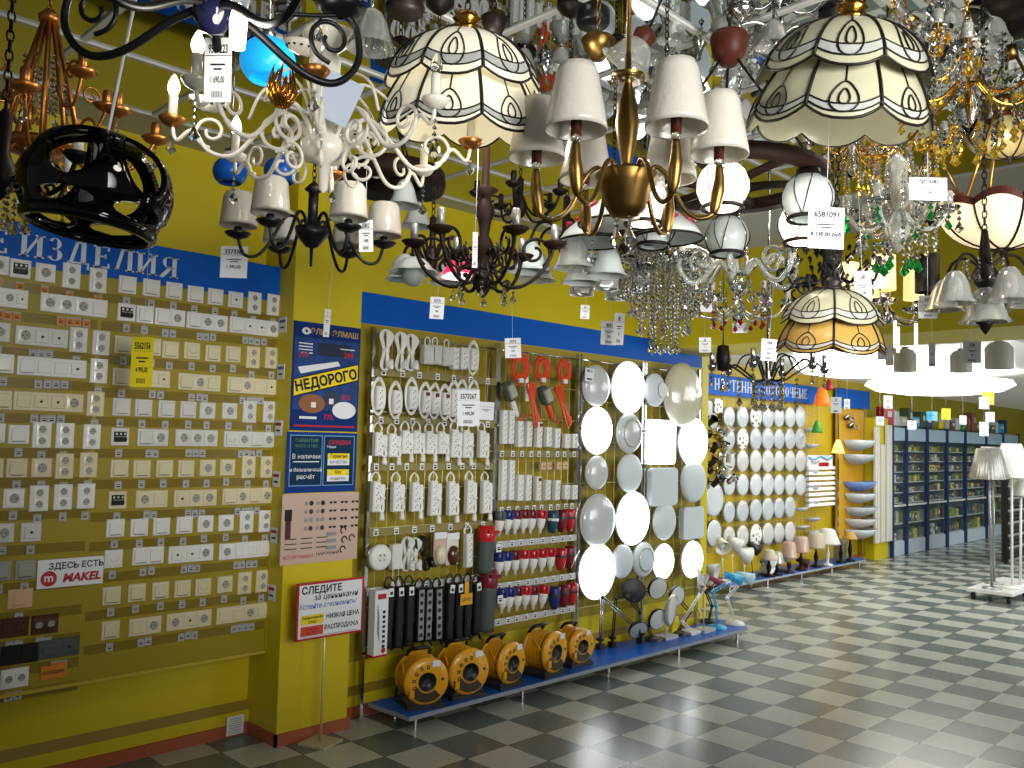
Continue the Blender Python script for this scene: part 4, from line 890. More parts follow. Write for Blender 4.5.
for i in range(4): 
    a = obj('upper_arm', cached('gold_uarm', [COPP], lambda b: b.tube(rz([(.06, .16), (.1, .1), (.15, .1), (.18, .17)]), .005, 6).tube(rz(spiral(.13, .19, .03)), .0035, 5)), t, (0, 0, 0), (0, 0, .2+PI/2*i))
    obj('drip_dish', dish(COPP, .038), a, (.18, 0, .17)); obj('candle_sleeve', candle(COPP, .045, .013), a, (.18, 0, .174))
strands(t, 10, .1, -.01, 6, r=.0065, ph=.3); strands(t, 8, .055, .25, 9, r=.007); strands(t, 6, .2, -.06, 3, drop=.04, ph=.5)
# --- grey iron chandelier with chain at the very left edge
t = chandelier('bronze chandelier with white candles cut by the left edge', at(2, 172, 1.8), 5, [(.02, 0), (.07, -.05), (.13, -.03), (.16, .03)], .005, BRZ, lambda i: [('drip_dish', dish(BRZ, .028), (0, 0, 0)), ('candle_sleeve', candle(WCRM, .05), (0, 0, 0))], [(0, -.06), (.02, -.04), (.03, 0), (.012, .04), (.014, .12), (0, .14)], BRZ, phase=.4, scroll=[(spiral(.1, -.01, .03), .004)], top=.13, hm=BRZ)
strands(t, 8, .05, -.04, 4); strands(t, 5, .12, -.03, 3)
# --- gloss black openwork pendant
P = at(95, 196, 1.62); t = thing('openwork_pendant', 'gloss black openwork dome pendant with oval cutouts', 'pendant lamp', P, (.08, .1, .35), GH)
def dome_pt(a, f, k=1.0):      # f 0 rim .. 1 crown
    g = -.62+f*(PI/2+.60); R = .135*k; r = R*max(cos(g), 0)**.72; return (r*cos(a), r*sin(a), .105*sin(g)*k+.012)
def rib(b):
    N, D_ = 34, 2*PI/6; W = 7
    for off in (0, 1):
        vs = []
        for j in range(N+1):
            f = j/N; hole = 0; q = (f-.55)/.32; q2 = (f-.07)/.07
            if abs(q) < 1: hole = .36*D_*math.sqrt(1-q*q)
            if abs(q2) < 1: hole = .38*D_*math.sqrt(1-q2*q2)
            hw = D_/2-hole
            for i in range(W): vs.append(dome_pt((i/(W-1)*2-1)*hw, f, 1-.05*off-(.02*off if i in (0, W-1) else 0)))
        fs = [(j*W+i, j*W+i+1, (j+1)*W+i+1, (j+1)*W+i) for j in range(N) for i in range(W-1)]
        o = len(b.v); b.add(vs, fs, 0, True)
        if off:
            for j in range(N):
                for i in (0, W-1):
                    b.f.append((o0+j*W+i, o0+(j+1)*W+i, o+(j+1)*W+i, o+j*W+i)); b.m.append(0); b.s.append(True)
        o0 = o
for i in range(6): obj('rib', cached('pendant_rib', [GLBLK], rib), t, (0, 0, 0), (0, 0, 2*PI*i/6))
obj('rim', MB().lathe([(.112, -.046), (.119, -.054), (.116, -.066), (.106, -.07), (.101, -.062), (.112, -.046)], 40).mesh('rim', [GLBLK]), t)
obj('bulb', MB().ball((0, 0, .0), .028, 0, 14, (1, 1, 1.2)).mesh('bulb', [WHT]), t)
obj('socket', lathe_mesh('pend_socket', CHR, [(0, .03), (.018, .03), (.02, .085), (.03, .1), (0, .11)]), t); hang(t, .1, PAP, 'cord', .06, WHT)
# --- black iron chandelier at the top, nearest of all
P = at(213, 8, 1.42)
t = chandelier('black iron chandelier with big hooked arms at the top left', P, 5, [(.02, .0), (.07, -.02), (.15, -.07), (.21, -.075), (.25, -.03), (.245, .03), (.215, .055)], (.0075, .006), IRON,
    lambda i: [('drip_dish', dish(IRON, .045), (0, 0, .0)), ('glass_shade', bell(FROST, .06, .1, False), (0, 0, .015))], [(0, -.045), (.02, -.038), (.032, -.015), (.03, .01), (.016, .03), (.02, .07), (.014, .16), (.02, .2), (0, .22)], mat('dark navy knob', '12142e', .12, coat=1), phase=-.42+.18, scroll=[(spiral(.2, .0, .042, 1.3, -1.6, -1), .0042), ([(.1, .02), (.17, .035), (.22, .05)], .004)], top=.2, hm=IRON)
o = obj('bulb', MB().lathe([(0, -.05), (.012, -.045), (.014, 0), (.01, .02), (0, .03)], 10).mesh('bulb', [BULB]), t, (.015, -.06, -.035), label='lit tubular bulb')
# --- white enamel chandelier with scroll arms and lit candles
P = at(325, 138, 2.0)
def wends(i):
    lit = i in (0, 1, 7)
    return [('drip_dish', dish(WCRM if i % 2 else COPP, .03), (0, 0, 0)), ('candle_sleeve', candle(WCRM, .055, .0105), (0, 0, .004)), ('bulb', flame(lit), (0, 0, .06)), ('crystal_strand', strand_mesh(4 if i % 2 else 1, CRY, CRY, .006, .034), (0, 0, -.03))]
t = chandelier('white enamel scroll arm chandelier with three lit candle bulbs', P, 8, [(.03, -.02), (.06, .03), (.1, .05), (.15, .0), (.2, -.055), (.255, -.05), (.29, -.005), (.325, -.03), (.335, .01)], (.006, .0045), WCRM, wends,
    [(0, -.13), (.01, -.12), (.014, -.06), (.05, -.05), (.056, -.015), (.03, .01), (.022, .03), (.03, .06), (.026, .1), (.03, .18), (.022, .2), (.06, .235), (.062, .245), (.015, .25), (.012, .29), (0, .29)], WCRM, phase=PI*.75+.15,
    scroll=[(spiral(.1, -.0, .045, 1.3, 1.2, -1), .0048), (spiral(.25, -.005, .038, 1.3, -1.5, 1), .0042), (spiral(.09, -.07, .035, 1.1, 1, 1), .004), ([(.03, .04), (.07, .13), (.14, .1), (.17, .03)], .0035)], top=.28, hm=WCRM, hk='rod')
for i, (a, r, z) in enumerate([(2.5, .26, .06), (3.6, .1, .17), (.4, .13, .05)]):
    o = obj('porcelain_dish', cached('porcelain', [WCRM, INK], lambda b: [b.lathe([(.008, -.02), (.03, -.012), (.043, .006), (.042, .009), (0, -.01)], 24), [b.ball((.037*cos(q), .037*sin(q), -.0045), .004, 1, 6, (1, 1, .6)) for q in [2*PI*k/14 for k in range(14)]]]), t, (r*cos(a), r*sin(a), z), (.2, 0, 0))
o = obj('gilt_leaves', MB().mesh('x', []), t) if False else None
b = MB()
for k in range(14): a = 2*PI*k/14; b.tube(smooth([(.012*cos(a), .012*sin(a), 0), (.028*cos(a+.3), .028*sin(a+.3), .03), (.018*cos(a+.6), .018*sin(a+.6), .06+.012*(k % 3))], 3), [.004, .005, .005, .005, .004, .003, .001], 5)
obj('gilt_leaves', b.mesh('gilt_leaves', [GOLD]), t, (-.17, -.1, .0), label='gold leaf tuft')
# --- blue glass pendants behind
for i, (u, v, D, r, m, lb) in enumerate([(268, 62, 2.7, .085, LITB, 'lit bright blue glass pendant behind the white chandelier'), (230, 172, 3.1, .06, BLUS, 'small blue glass pendant behind the black chandelier, left one'), (281, 172, 3.1, .06, BLUS, 'small blue glass pendant behind the black chandelier, right one')]):
    P = at(u, v, D); t = thing('blue_pendant', lb, 'pendant lamp', P, None, GH)
    obj('glass_shade', MB().lathe([(max(.02, r*cos(q)), r*.9*sin(q)) for q in [PI/2-2.45*j/12 for j in range(13)]]+[(r*.6, -r*.58), (r*.9, -r*.2)], 28).mesh('glass_shade', [m]), t)
    obj('socket', lathe_mesh('bp_sock', CHR, [(0, 0), (.02, 0), (.022, .03), (0, .035)]), t, (0, 0, r*.85)); hang(t, r*.85+.03, CHR, 'cord')
# --- black chandelier with white plastic wrapped shades
P = at(312, 236, 2.8)
t = chandelier('black six arm chandelier with white wrapped shades before the pilaster', P, 6, [(.025, -.02), (.045, .05), (.085, .055), (.13, -.03), (.17, -.075), (.21, -.07), (.228, -.015)], .0055, IRON,
    lambda i: [('drip_dish', dish(IRON, .042), (0, 0, 0)), ('lamp_holder', candle(IRON, .025, .013), (0, 0, 0)), ('lamp_shade', cone_shade(PSH, .058, .046, .11), (0, 0, .03))],
    [(0, -.1), (.004, -.098), (.006, -.04), (.02, -.035), (.05, .0), (.056, .025), (.016, .03), (.016, .14), (.03, .15), (.012, .17), (0, .18)], IRON, phase=.45, top=.17, hm=IRON)
# --- leaded art glass lamps
def art_lamp(label, P, R, lit=0, rot=None, skirt=TIF, k=8, upper=.64, canopy=GOLD):
    GL_ = TIFL if lit else TIFU
    t = thing('art_glass_lamp', label, 'pendant lamp', P, (Matrix.Rotation(rot[0], 3, Vector((.7071, -.7071, 0))) @ Matrix.Rotation(rot[1], 3, Vector((.7071, .7071, 0))) @ Matrix.Rotation(rot[2], 3, 'Z')).to_euler(), GH)
    H = R*1.15
    def up_pt(a, f, e=0):     # upper bell
        sc = 1-.11*(1-abs(sin(k*a/2)))**1.3; g = f*sc
        r = R*(.13+.82*sin(g*PI/2*.94)**1.05)*(1+e); return (r*cos(a), r*sin(a), H*(.62-.62*(1-cos(g*PI/2*.98))))
    def lo_pt(a, f, e=0):
        sc = 1-.2*(1-abs(sin(k*a/2)))**1.3; g = f*sc
        r = R*(.72+.28*sin(g*PI/2))*(1+e); return (r*cos(a), r*sin(a), H*(.16-.62*g))
    for nm, fn, m in (('upper_shade', up_pt, GL_), ('lower_shade', lo_pt, GL_ if skirt is TIF else skirt)):
        N, M = 8*k, 10; b = MB()
        for off in (0, -.02):
            vs = [fn(2*PI*i/N, j/M, off) for j in range(M+1) for i in range(N)]
            b.add(vs, [(j*N+i, j*N+(i+1) % N, (j+1)*N+(i+1) % N, (j+1)*N+i) for j in range(M) for i in range(N)], 0, True)
        # pale rippled band above the edge
        vs = [fn(2*PI*i/N, f, .006) for f in (.8, .9) for i in range(N)]; b.add(vs, [(i, (i+1) % N, N+(i+1) % N, N+i) for i in range(N)], 1, True)
        s = obj(nm, b.mesh(nm, [m, TIFW]), t)
        L = MB(); w = .0026*R/.2
        for f in (.79, .905, 1): L.tube([fn(2*PI*i/N, f, .008) for i in range(N)], w*(1.3 if f == 1 else .8), 4, 0, True)
        for i in range(k):
            a = 2*PI*i/k; L.tube([fn(a+(PI/k if fn is lo_pt else 0)*0, j/12, .006) for j in range(13)], w*1.7, 4)
            c = a+PI/k
            L.tube([fn(c, j/8*.46, .006) for j in range(9)], w*.8, 4)
            for q, s_ in ((.95, 1.0), (.36, .5)):
                L.tube([fn(c+.15*q*8/k*sin(g)*(1-.35*cos(g)), .68-.23*s_*cos(g), .012) for g in [2*PI*j/20 for j in range(20)]], w*.8, 4, 0, True)
        obj('leading', L.mesh('leading', [LEAD]), s)
    obj('cap', lathe_mesh(('artcap', R), canopy, [(R*.14, H*.6), (R*.2, H*.62), (R*.2, H*.66), (R*.13, H*.7), (R*.18, H*.74), (R*.1, H*.82), (0, H*.83)]), t)
    obj('bulb', MB().ball((0, 0, H*.05), .035, 0, 12).mesh('bulb', [BULB if lit else WHT]), t)
    hang(t, H*.82, BRZ); return t
art_lamp('lit cream leaded art glass lamp near the picture top left of centre', at(463, 92, 2.1), .196, 1, (.2, .04, .3))
art_lamp('unlit cream leaded art glass lamp at the upper right', at(842, 86, 2.0), .2, 0, (.2, .05, .1))
art_lamp('small grey and amber leaded art glass lamp under the big price card', at(831, 326, 2.6), .152, 0, (.12, -.0, .5), TIFY, 6, canopy=LEAD)
for q, w_ in ((at(463, 100, 2.45), 14), (at(182, 85, 1.85), .8), (at(275, 80, 2.3), 1.2), (at(238, 40, 1.35), 2), (at(860, 280, 2.95), 3), (at(1000, 175, 2.95), 4), (at(820, 215, 2.2), 3), (at(714, 236, 3.0), 1.5), (at(560, 150, 2.4), 2.5), (at(900, 95, 2.7), 1.6)): point(q, w_, (1, .94, .84), .04)
# --- brass six arm chandelier with conical wrapped shades
P = at(626, 193, 2.0)
HORN = cached('horn', [BRASS], lambda b: b.tube(rz([(-.012, -.05), (-.006, -.02), (0, .02), (0, .06)]), [.007, .009, .011, .0125, .0135, .014, .0145, .015, .015, .0145, .013, .012, .011, .01, .009, .008][:16], 10))
t = chandelier('antique brass chandelier with six conical wrapped shades in the middle', P, 6, [(.045, .03), (.065, .06), (.095, .035), (.125, -.03), (.16, -.06), (.195, -.05), (.208, -.012)], .0058, BRASS,
    lambda i: [('horn', HORN, (0, 0, .01)), ('lamp_holder', candle(WOOD, .05, .012), (0, 0, .085)), ('crystal_bead', cached('bead', [CRY], lambda b: b.ball((0, 0, 0), .011, 0, 8)), (0, 0, .08)), ('lamp_shade', cone_shade(PSH, .066, .043, .145), (0, 0, .095))],
    [(0, -.06), (.03, -.058), (.046, -.035), (.062, .018), (.072, .04), (.07, .046), (.03, .046), (.012, .05), (.013, .07), (.022, .12), (.028, .16), (.022, .21), (.011, .25), (.008, .27), (.04, .275), (.008, .285), (.006, .33), (0, .34)], BRASS, phase=.12, top=.33, hm=BRASS, hk='rod')
obj('glass_disc', MB().lathe([(.006, .27), (.036, .262), (.04, .268), (.006, .276)], 20).mesh('glass_disc', [GLASS]), t)
strands(t, 3, .02, -.055, 2, drop=.05)
# --- dark wheel chandelier with wire caged globes
P = at(726, 182, 2.6)
t = thing('wheel_chandelier', 'dark wooden wheel chandelier with round white globes', 'chandelier', P, (.0, .03, .2), GH, scale=1.155)
obj('wheel_rim', MB().lathe([(.215, -.014), (.25, -.014), (.255, 0), (.25, .018), (.215, .018), (.21, 0), (.215, -.014)], 36).mesh('wheel_rim', [WENGE]), t)
for i in range(6): obj('spoke', cached('spoke', [WENGE], lambda b: b.tube([(.02, 0, -.02), (.1, 0, -.005), (.215, 0, 0)], [.014, .011, .011], 7)), t, (0, 0, 0), (0, 0, PI/3*i))
obj('hub', lathe_mesh('wheelhub', WENGE, [(0, -.05), (.02, -.045), (.045, -.02), (.045, .01), (.02, .03), (.014, .08), (0, .08)]), t)
for i in range(6):
    a = PI/3*i+.32; lit = i in (2, 3, 5)
    g = obj('globe', cached(('globe', lit), [LITW if lit else FROST], lambda b: b.lathe([(.034, -.052), (.05, -.034), (.0595, -.01), (.0595, .012), (.05, .036), (.034, .052), (0, .058)], 24)), t, (.225*cos(a), .225*sin(a), -.085), None, label='lit white globe' if lit else None)
    def cage(b):
        b.tube([(.046*cos(q), .046*sin(q), -.05) for q in [2*PI*k/20 for k in range(20)]], .005, 6, 0, True)
        for k in range(4):
            q = PI/2*k
            for s_ in (-1, 1): b.tube(smooth([(.046*cos(q), .046*sin(q), -.05), (.0625*cos(q+s_*.25), .0625*sin(q+s_*.25), 0), (.038*cos(q+s_*.5), .038*sin(q+s_*.5), .05), (0, 0, .066)], 4), .0015, 4)
        b.lathe([(.03, .055), (.028, .07), (0, .072)], 12)
    obj('wire_cage', cached('cage', [BRZ], cage), g)
obj('top_cup', lathe_mesh('wheelcup', WOOD, [(0, .31), (.02, .312), (.042, .34), (.05, .385), (.046, .395), (0, .395)]), t)
for i in range(3): a = 2*PI*i/3+.4; obj('rod', MB().tube([(.23*cos(a), .23*sin(a), .01), (.02*cos(a), .02*sin(a), .33)], .0035, 6).mesh('rod', [BRZ]), t)
hang(t, .39, BRZ)
point(at(676, 225, 2.3)-Vector((0, 0, .12)), 3, (1, .92, .8))
# --- lit peach bowl with brown scalloped rim at the right edge, and a smaller one behind it
def petal_bowl(label, P, R, m, rim):
    t = thing('petal_bowl_lamp', label, 'pendant lamp', P, (0, 0, .2), GH); k = 8
    w_ = lambda a, z: 1+.07*abs(cos(k*a/2))
    pr = [(R*sin(q), -R*.78*cos(q)) for q in [PI/2*j/9 for j in range(10)]]
    obj('bowl', MB().lathe([(x, z+(.0 if j < 9 else 0)) for j, (x, z) in enumerate(pr)], 64, wob=w_).mesh('bowl', [m]), t)
    b = MB(); N = 96
    def edge(a, e=0): c = abs(cos(k*a/2)); r = R*(1+.07*c)*(1+e); return (r*cos(a), r*sin(a), R*.12*c)
    b.add([edge(2*PI*i/N, .004) for i in range(N)]+[(edge(2*PI*i/N, .006)[0], edge(2*PI*i/N, .006)[1], edge(2*PI*i/N)[2]-R*.14) for i in range(N)], [(i, (i+1) % N, N+(i+1) % N, N+i) for i in range(N)])
    obj('rim', b.mesh('rim', [rim]), t)
    obj('rib', MB().mesh('x', []), t) if 0 else None
    for i in range(k):
        a = 2*PI*(i+.5)/k; obj('rib', cached(('prib', R), [BRZ], lambda b: b.tube([(R*1.01*sin(q), 0, -R*.79*cos(q)) for q in [PI/2*j/9 for j in range(10)]], R*.022, 5)), t, (0, 0, 0), (0, 0, a))
    for i in range(3): obj('rod', cached(('prod', R), [BRASS], lambda b: b.tube([(R*.95, 0, .02), (.02, 0, R*1.9)], .006, 6)), t, (0, 0, 0), (0, 0, 2*PI*i/3+.9))
    obj('finial', lathe_mesh(('pfin', R), BRZ, [(0, -R*.95), (R*.06, -R*.9), (R*.1, -R*.8), (R*.16, -R*.76), (0, -R*.74)]), t)
    obj('rod_cap', lathe_mesh('prcap', BRASS, [(0, -.02), (.03, -.01), (.025, .03), (0, .035)]), t, (0, 0, R*1.9))
    hang(t, R*1.9+.03, BRZ, canopy=.11); return t
petal_bowl('lit peach ribbed bowl lamp with brown scalloped rim at the right edge', at(1003, 207, 2.95), .185, LITP, WOOD)
petal_bowl('unlit grey ribbed bowl lamp with brown rim left of the lit one', at(930, 200, 3.3), .105, TIF, WOOD)
petal_bowl('dim brown ribbed bowl lamp above the lit one at the right edge', at(1010, 128, 3.1), .14, mat('olive glass', '8a7f58', .3, transl=.3), WOOD)
# --- dark bronze candle chandelier with turned wooden column
P = at(484, 245, 2.6)
t = chandelier('dark bronze candle chandelier with turned wooden column', P, 6, [(.025, -.06), (.06, -.12), (.12, -.12), (.18, -.07), (.21, -.0)], .006, BRZ, lambda i: [('drip_dish', dish(WENGE, .038), (0, 0, 0)), ('candle_sleeve', candle(STL, .055, .012), (0, 0, .004))],
    [(0, -.16), (.012, -.15), (.035, -.11), (.03, -.09), (.012, -.08), (.02, -.03), (.03, .0), (.014, .03), (.02, .07), (.03, .1), (.02, .13), (.014, .15), (.04, .165), (.012, .18), (.01, .3), (0, .3)], WENGE, phase=.2, scroll=[(spiral(.15, -.02, .05, 1.4, -1, 1), .005), (spiral(.07, -.04, .035, 1.4, 1, -1), .004)], top=.3, hm=BRZ)
b = MB()
for k in range(40):
    a, r = random.uniform(0, 2*PI), random.uniform(.03, .1); z = random.uniform(-.13, -.02); b.ball((r*cos(a), r*sin(a), z), .011, 0, 6, (1.3, .5, .8))
obj('leaf_clusters', b.mesh('leaf_clusters', [BRZ]), t)['kind'] = 'stuff'
strands(t, 8, .09, -.12, 2, dm=GLASS)
t = chandelier('dark bronze candle chandelier hanging higher behind the wooden column one', at(520, 205, 3.4), 5, [(.02, 0), (.07, -.05), (.14, -.03), (.17, .03)], .005, BRZ, lambda i: [('drip_dish', dish(BRZ, .032), (0, 0, 0)), ('candle_sleeve', candle(BRZ, .05), (0, 0, 0))], [(0, -.06), (.02, -.04), (.03, 0), (.012, .04), (.014, .1), (0, .12)], BRZ, scroll=[(spiral(.1, -.0, .035), .004)], top=.12)
# --- dark wooden plate light
P = at(392, 182, 3.3); t = thing('plate_light', 'flat dark wooden ring light behind the white scroll arms', 'pendant lamp', P, (0, .04, .2), GH, scale=1.2)
obj('ring', MB().lathe([(.09, -.012), (.165, -.02), (.17, .0), (.165, .035), (.09, .03), (.09, -.012)], 32).mesh('ring', [WENGE]), t)
for i in range(3):
    a = 2*PI*i/3; o = obj('lamp_shade', bell(FROST, .05, .08), t, (.13*cos(a), .13*sin(a), -.03)); obj('strut', MB().tube([(.13*cos(a), .13*sin(a), .02), (0, 0, .2)], .004, 5).mesh('strut', [BRZ]), t)
obj('crossbar', MB().box((0, 0, .01), (.3, .02, .012)).box((0, 0, .01), (.02, .3, .012)).mesh('crossbar', [WENGE]), t); hang(t, .2)
# --- chandelier with one lit pink bell
BP = bell(PINK, .058, .085, True, .05); BL = bell(mat('lit pale pink', 'ffe6e6', .3, emit=1.2), .06, .04)
t = chandelier('looped bronze chandelier with one lit pink bell shade', at(432, 258, 3.0), 4, [(.02, .0), (.05, .06), (.1, .05), (.12, .0), (.09, -.04), (.05, -.02), (.09, .02)], .0055, BRZ,
    lambda i: [('lamp_shade', [bell(FROST, .085, .05, True, .08), BP, bell(FROST, .07, .09), bell(FROST, .07, .09)][i], (.02, 0, .0 if i else -.04))]+([('inner_shade', BL, (.02, 0, -.055))] if i == 1 else [('globe', cached('smglobe', [FROST], lambda b: b.ball((0, 0, 0), .038, 0, 14)), (.02, 0, -.1))] if i == 0 else []), [(0, -.06), (.015, -.05), (.022, 0), (.01, .05), (.012, .14), (0, .15)], BRZ, phase=PI*1.1, top=.15)
point(at(445, 228, 2.9), .25, (1, .5, .5), .03)
# --- frosted bell chandeliers
t = chandelier('bronze chandelier with five drooping frosted bells', at(566, 243, 3.0), 5, [(.02, .0), (.06, .06), (.11, .05), (.14, -.01)], .005, BRZ, lambda i: [('lamp_shade', bell(RIBG if i % 2 else FROST, .072, .105, True, .03), (0, 0, 0))], [(0, -.05), (.02, -.04), (.035, 0), (.015, .04), (.012, .16), (0, .17)], BRZ, phase=.3, top=.16)
t = chandelier('black bar chandelier with clear tumbler shades', at(612, 268, 3.3), 4, [(.02, .03), (.06, .045), (.1, .03), (.115, .0)], .006, BRZ, lambda i: [('lamp_shade', cached('tumbler', [RIBG], lambda b: b.lathe([(.03, 0), (.044, -.03), (.047, -.1), (.043, -.1), (.028, -.006)], 20)), (0, 0, 0)), ('holder', cached('tumbler_top', [BRZ], lambda b: b.lathe([(0, .012), (.03, .008), (.048, -.004), (0, -.006)], 16)), (0, 0, .004))], [(0, -.04), (.02, -.03), (.028, 0), (.01, .04), (.01, .14), (0, .15)], BRZ, phase=.5, top=.14)
# --- white bowl shades with red flowers
def flower_bowl(b):
    b.lathe([(.012, .07), (.04, .055), (.09, .01), (.108, -.02), (.106, -.022), (.03, .05)], 32)
    b.tube([(.108*cos(q), .108*sin(q), -.022) for q in [2*PI*k/36 for k in range(36)]], .004, 5, 1, True)
    for k in range(7): q = 2*PI*k/7; [b.ball((.075*cos(q+d)+.0, .075*sin(q+d), .03+e), .012, 2, 6, (1, 1, .5)) for d, e in ((0, 0), (.15, .004), (-.12, .01))]
FB = cached('flower_bowl', [FROST, BRZ, mat('red petals', 'a02030', .4)], flower_bowl)
t = chandelier('chandelier of white bowl shades with red flowers and black rims', at(625, 238, 2.7), 3, [(.02, .08), (.06, .13), (.11, .13), (.14, .09)], .006, BRZ, lambda i: [('bowl_shade', FB, (0, 0, -.06)), ('crystal_strand', strand_mesh(2, CRY, CRY, .008, .05), (0, 0, -.07))], [(0, -.02), (.03, .0), (.034, .02), (.012, .06), (.012, .2), (0, .22)], BRZ, phase=-.6, top=.21)
obj('bottom_cup', lathe_mesh('fb_cup', BRZ, [(0, -.05), (.01, -.04), (.03, -.02), (.045, .02), (.04, .025), (0, .02)]), t, (0, 0, -.0))
# --- crystal cascade
P = at(665, 258, 3.2); t = thing('crystal_chandelier', 'cascade chandelier of clear crystal strands with silver ring', 'chandelier', P, None, GH)
obj('ring', MB().lathe([(.165, 0), (.17, .012), (.165, .025), (.155, .025), (.155, 0), (.165, 0)], 32).lathe([(.1, .05), (.105, .06), (.1, .07), (.09, .07), (.09, .05)], 28).tube([(-.165, 0, .01), (.165, 0, .01)], .005, 5).tube([(0, -.165, .01), (0, .165, .01)], .005, 5).lathe([(.01, 0), (.012, .2), (0, .2)], 8).mesh('ring', [CHR]), t)
for k, rad, z, n in ((22, .162, 0, 7), (16, .125, -.0, 11), (12, .09, 0, 15), (8, .05, 0, 19)): strands(t, k, rad, z, n, r=.0072, drop=.036, ph=.1*k)
strands(t, 12, .097, .05, 3, r=.008); hang(t, .2, CHR)
for i in range(4): a = PI/2*i+.5; obj('candle_sleeve', candle(GLASS, .06, .014), t, (.16*cos(a), .16*sin(a), .03))
# --- scrolled clear glass chandelier with lit candle bulbs, red drop chandelier below
t = chandelier('clear glass scroll arm chandelier with lit flame bulbs', at(738, 268, 3.0), 6, [(.03, -.02), (.07, .02), (.12, -.04), (.17, -.06), (.21, -.01), (.2, .03)], .009, RIBG, lambda i: [('drip_dish', dish(GLASS, .036), (0, 0, 0)), ('candle_sleeve', candle(WCRM, .045), (0, 0, .004)), ('bulb', flame(i in (1, 4)), (0, 0, .05)), ('crystal_strand', strand_mesh(3, CRY, CRY, .008, .03), (0, 0, -.01))],
    [(0, -.1), (.02, -.08), (.04, -.04), (.02, .0), (.03, .03), (.014, .06), (.02, .1), (.012, .14), (0, .15)], GLASS, phase=.4, scroll=[(spiral(.13, .02, .045, 1.2, -1), .007)], top=.14, hm=CHR)
strands(t, 14, .11, -.06, 3, r=.007)
t = chandelier('clear chandelier with dark red crystal drops', at(738, 308, 3.5), 6, [(.02, -.01), (.08, -.04), (.15, -.03), (.19, .02)], .006, GLASS, lambda i: [('drip_dish', dish(GLASS, .032), (0, 0, 0)), ('candle_sleeve', candle(WCRM, .05), (0, 0, .004)), ('crystal_strand', strand_mesh(1, CRY, CRYR, .007, .03), (0, 0, -.008)), ('crystal_strand', strand_mesh(1, CRY, CRYR, .007, .03), (.025, 0, -.004)), ('crystal_strand', strand_mesh(0, CRY, CRYR, .007, .026), (-.02, .02, 0))], [(0, -.06), (.02, -.05), (.03, 0), (.012, .05), (.014, .12), (0, .14)], GLASS, top=.13, hm=CHR)
strands(t, 10, .1, -.03, 2, dm=CRYR)
b = MB(); b.gem((0, 0, 0), .016, .05); P = at(629, 264, 2.7)
# --- amber crystal chandeliers, upper right
for i, (u, v, D, s, dm, lb) in enumerate([(893, 70, 2.5, 1.05, CRYA, 'amber and clear crystal chandelier beside the unlit art glass lamp'), (968, 88, 1.95, .92, CRYA, 'amber crystal chandelier at the upper right edge of the crystals'), (905, 140, 3.1, 1.05, CRYA, 'lower amber crystal chandelier above the framed price card'), (852, 150, 3.0, .9, CRYA, 'small amber crystal chandelier behind the unlit art glass lamp'), (985, 60, 3.75, 1.35, CRY, 'clear crystal chandelier high at the right edge')]):
    P = at(u, v, D)
    t = chandelier(lb, P, 6, [(.02, .02), (.07, -.03), (.13, -.03), (.17, .03)], .0045, GOLD if dm is CRYA else CHR, lambda q: [('drip_dish', dish(GLASS, .036), (0, 0, 0)), ('candle_sleeve', candle(RIBG, .05, .012), (0, 0, .004)), ('crystal_strand', strand_mesh(2, CRY, dm, .007, .036), (0, 0, -.006)), ('crystal_strand', strand_mesh(1, CRY, dm, .007, .034), (.03, 0, 0)), ('crystal_strand', strand_mesh(1, CRY, dm, .007, .034), (-.02, .02, 0))],
        [(0, -.12), (.015, -.1), (.03, -.05), (.012, 0), (.03, .03), (.012, .07), (.02, .12), (.01, .17), (0, .18)], GLASS, phase=.3*i, name='crystal_chandelier', top=.17, hm=GOLD if dm is CRYA else CHR, scale=s)
    strands(t, 16, .15, -.01, 4, CRY, dm, .006, .028, .2); strands(t, 12, .1, -.06, 4, CRY, dm, .006, .03); strands(t, 8, .06, -.1, 3, CRY, dm, .007, .032); strands(t, 8, .08, .12, 5, CRY, CRY, .008)
# --- clear glass chandeliers, most added to stand for crystals reflected in the mirror
for i, (u, v, D, sc, lb) in enumerate([(700, 30, 3.3, 1.1, 'added clear glass chandelier for mirror reflections left of the wheel cup'), (778, 40, 3.1, 1.1, 'added clear glass chandelier for mirror reflections right of the wheel cup'), (655, 75, 3.6, 1.0, 'added clear glass chandelier for mirror reflections behind the brass column'), (545, 60, 3.5, .9, 'clear glass bell chandelier high behind the lit art glass lamp'), (940, 30, 2.9, 1.0, 'clear and amber chandelier high at the upper right')]):
    t = chandelier(lb, at(u, v, D), 6, [(.02, .02), (.06, .05), (.12, .04), (.16, -.01)], .005, CHR, lambda q: [('lamp_shade', bell(RIBG, .055, .08, True, 0, .03), (0, 0, 0)), ('crystal_strand', strand_mesh(3, CRY, CRY, .007, .03), (-.04, 0, .02))], [(0, -.08), (.03, -.04), (.04, 0), (.014, .04), (.02, .08), (.01, .1), (0, .1)], CHR, phase=.4*i, top=.1, hm=CHR, scale=sc)
    strands(t, 10, .09, .02, 4, CRY, CRYA if i == 4 else CRY, .007)
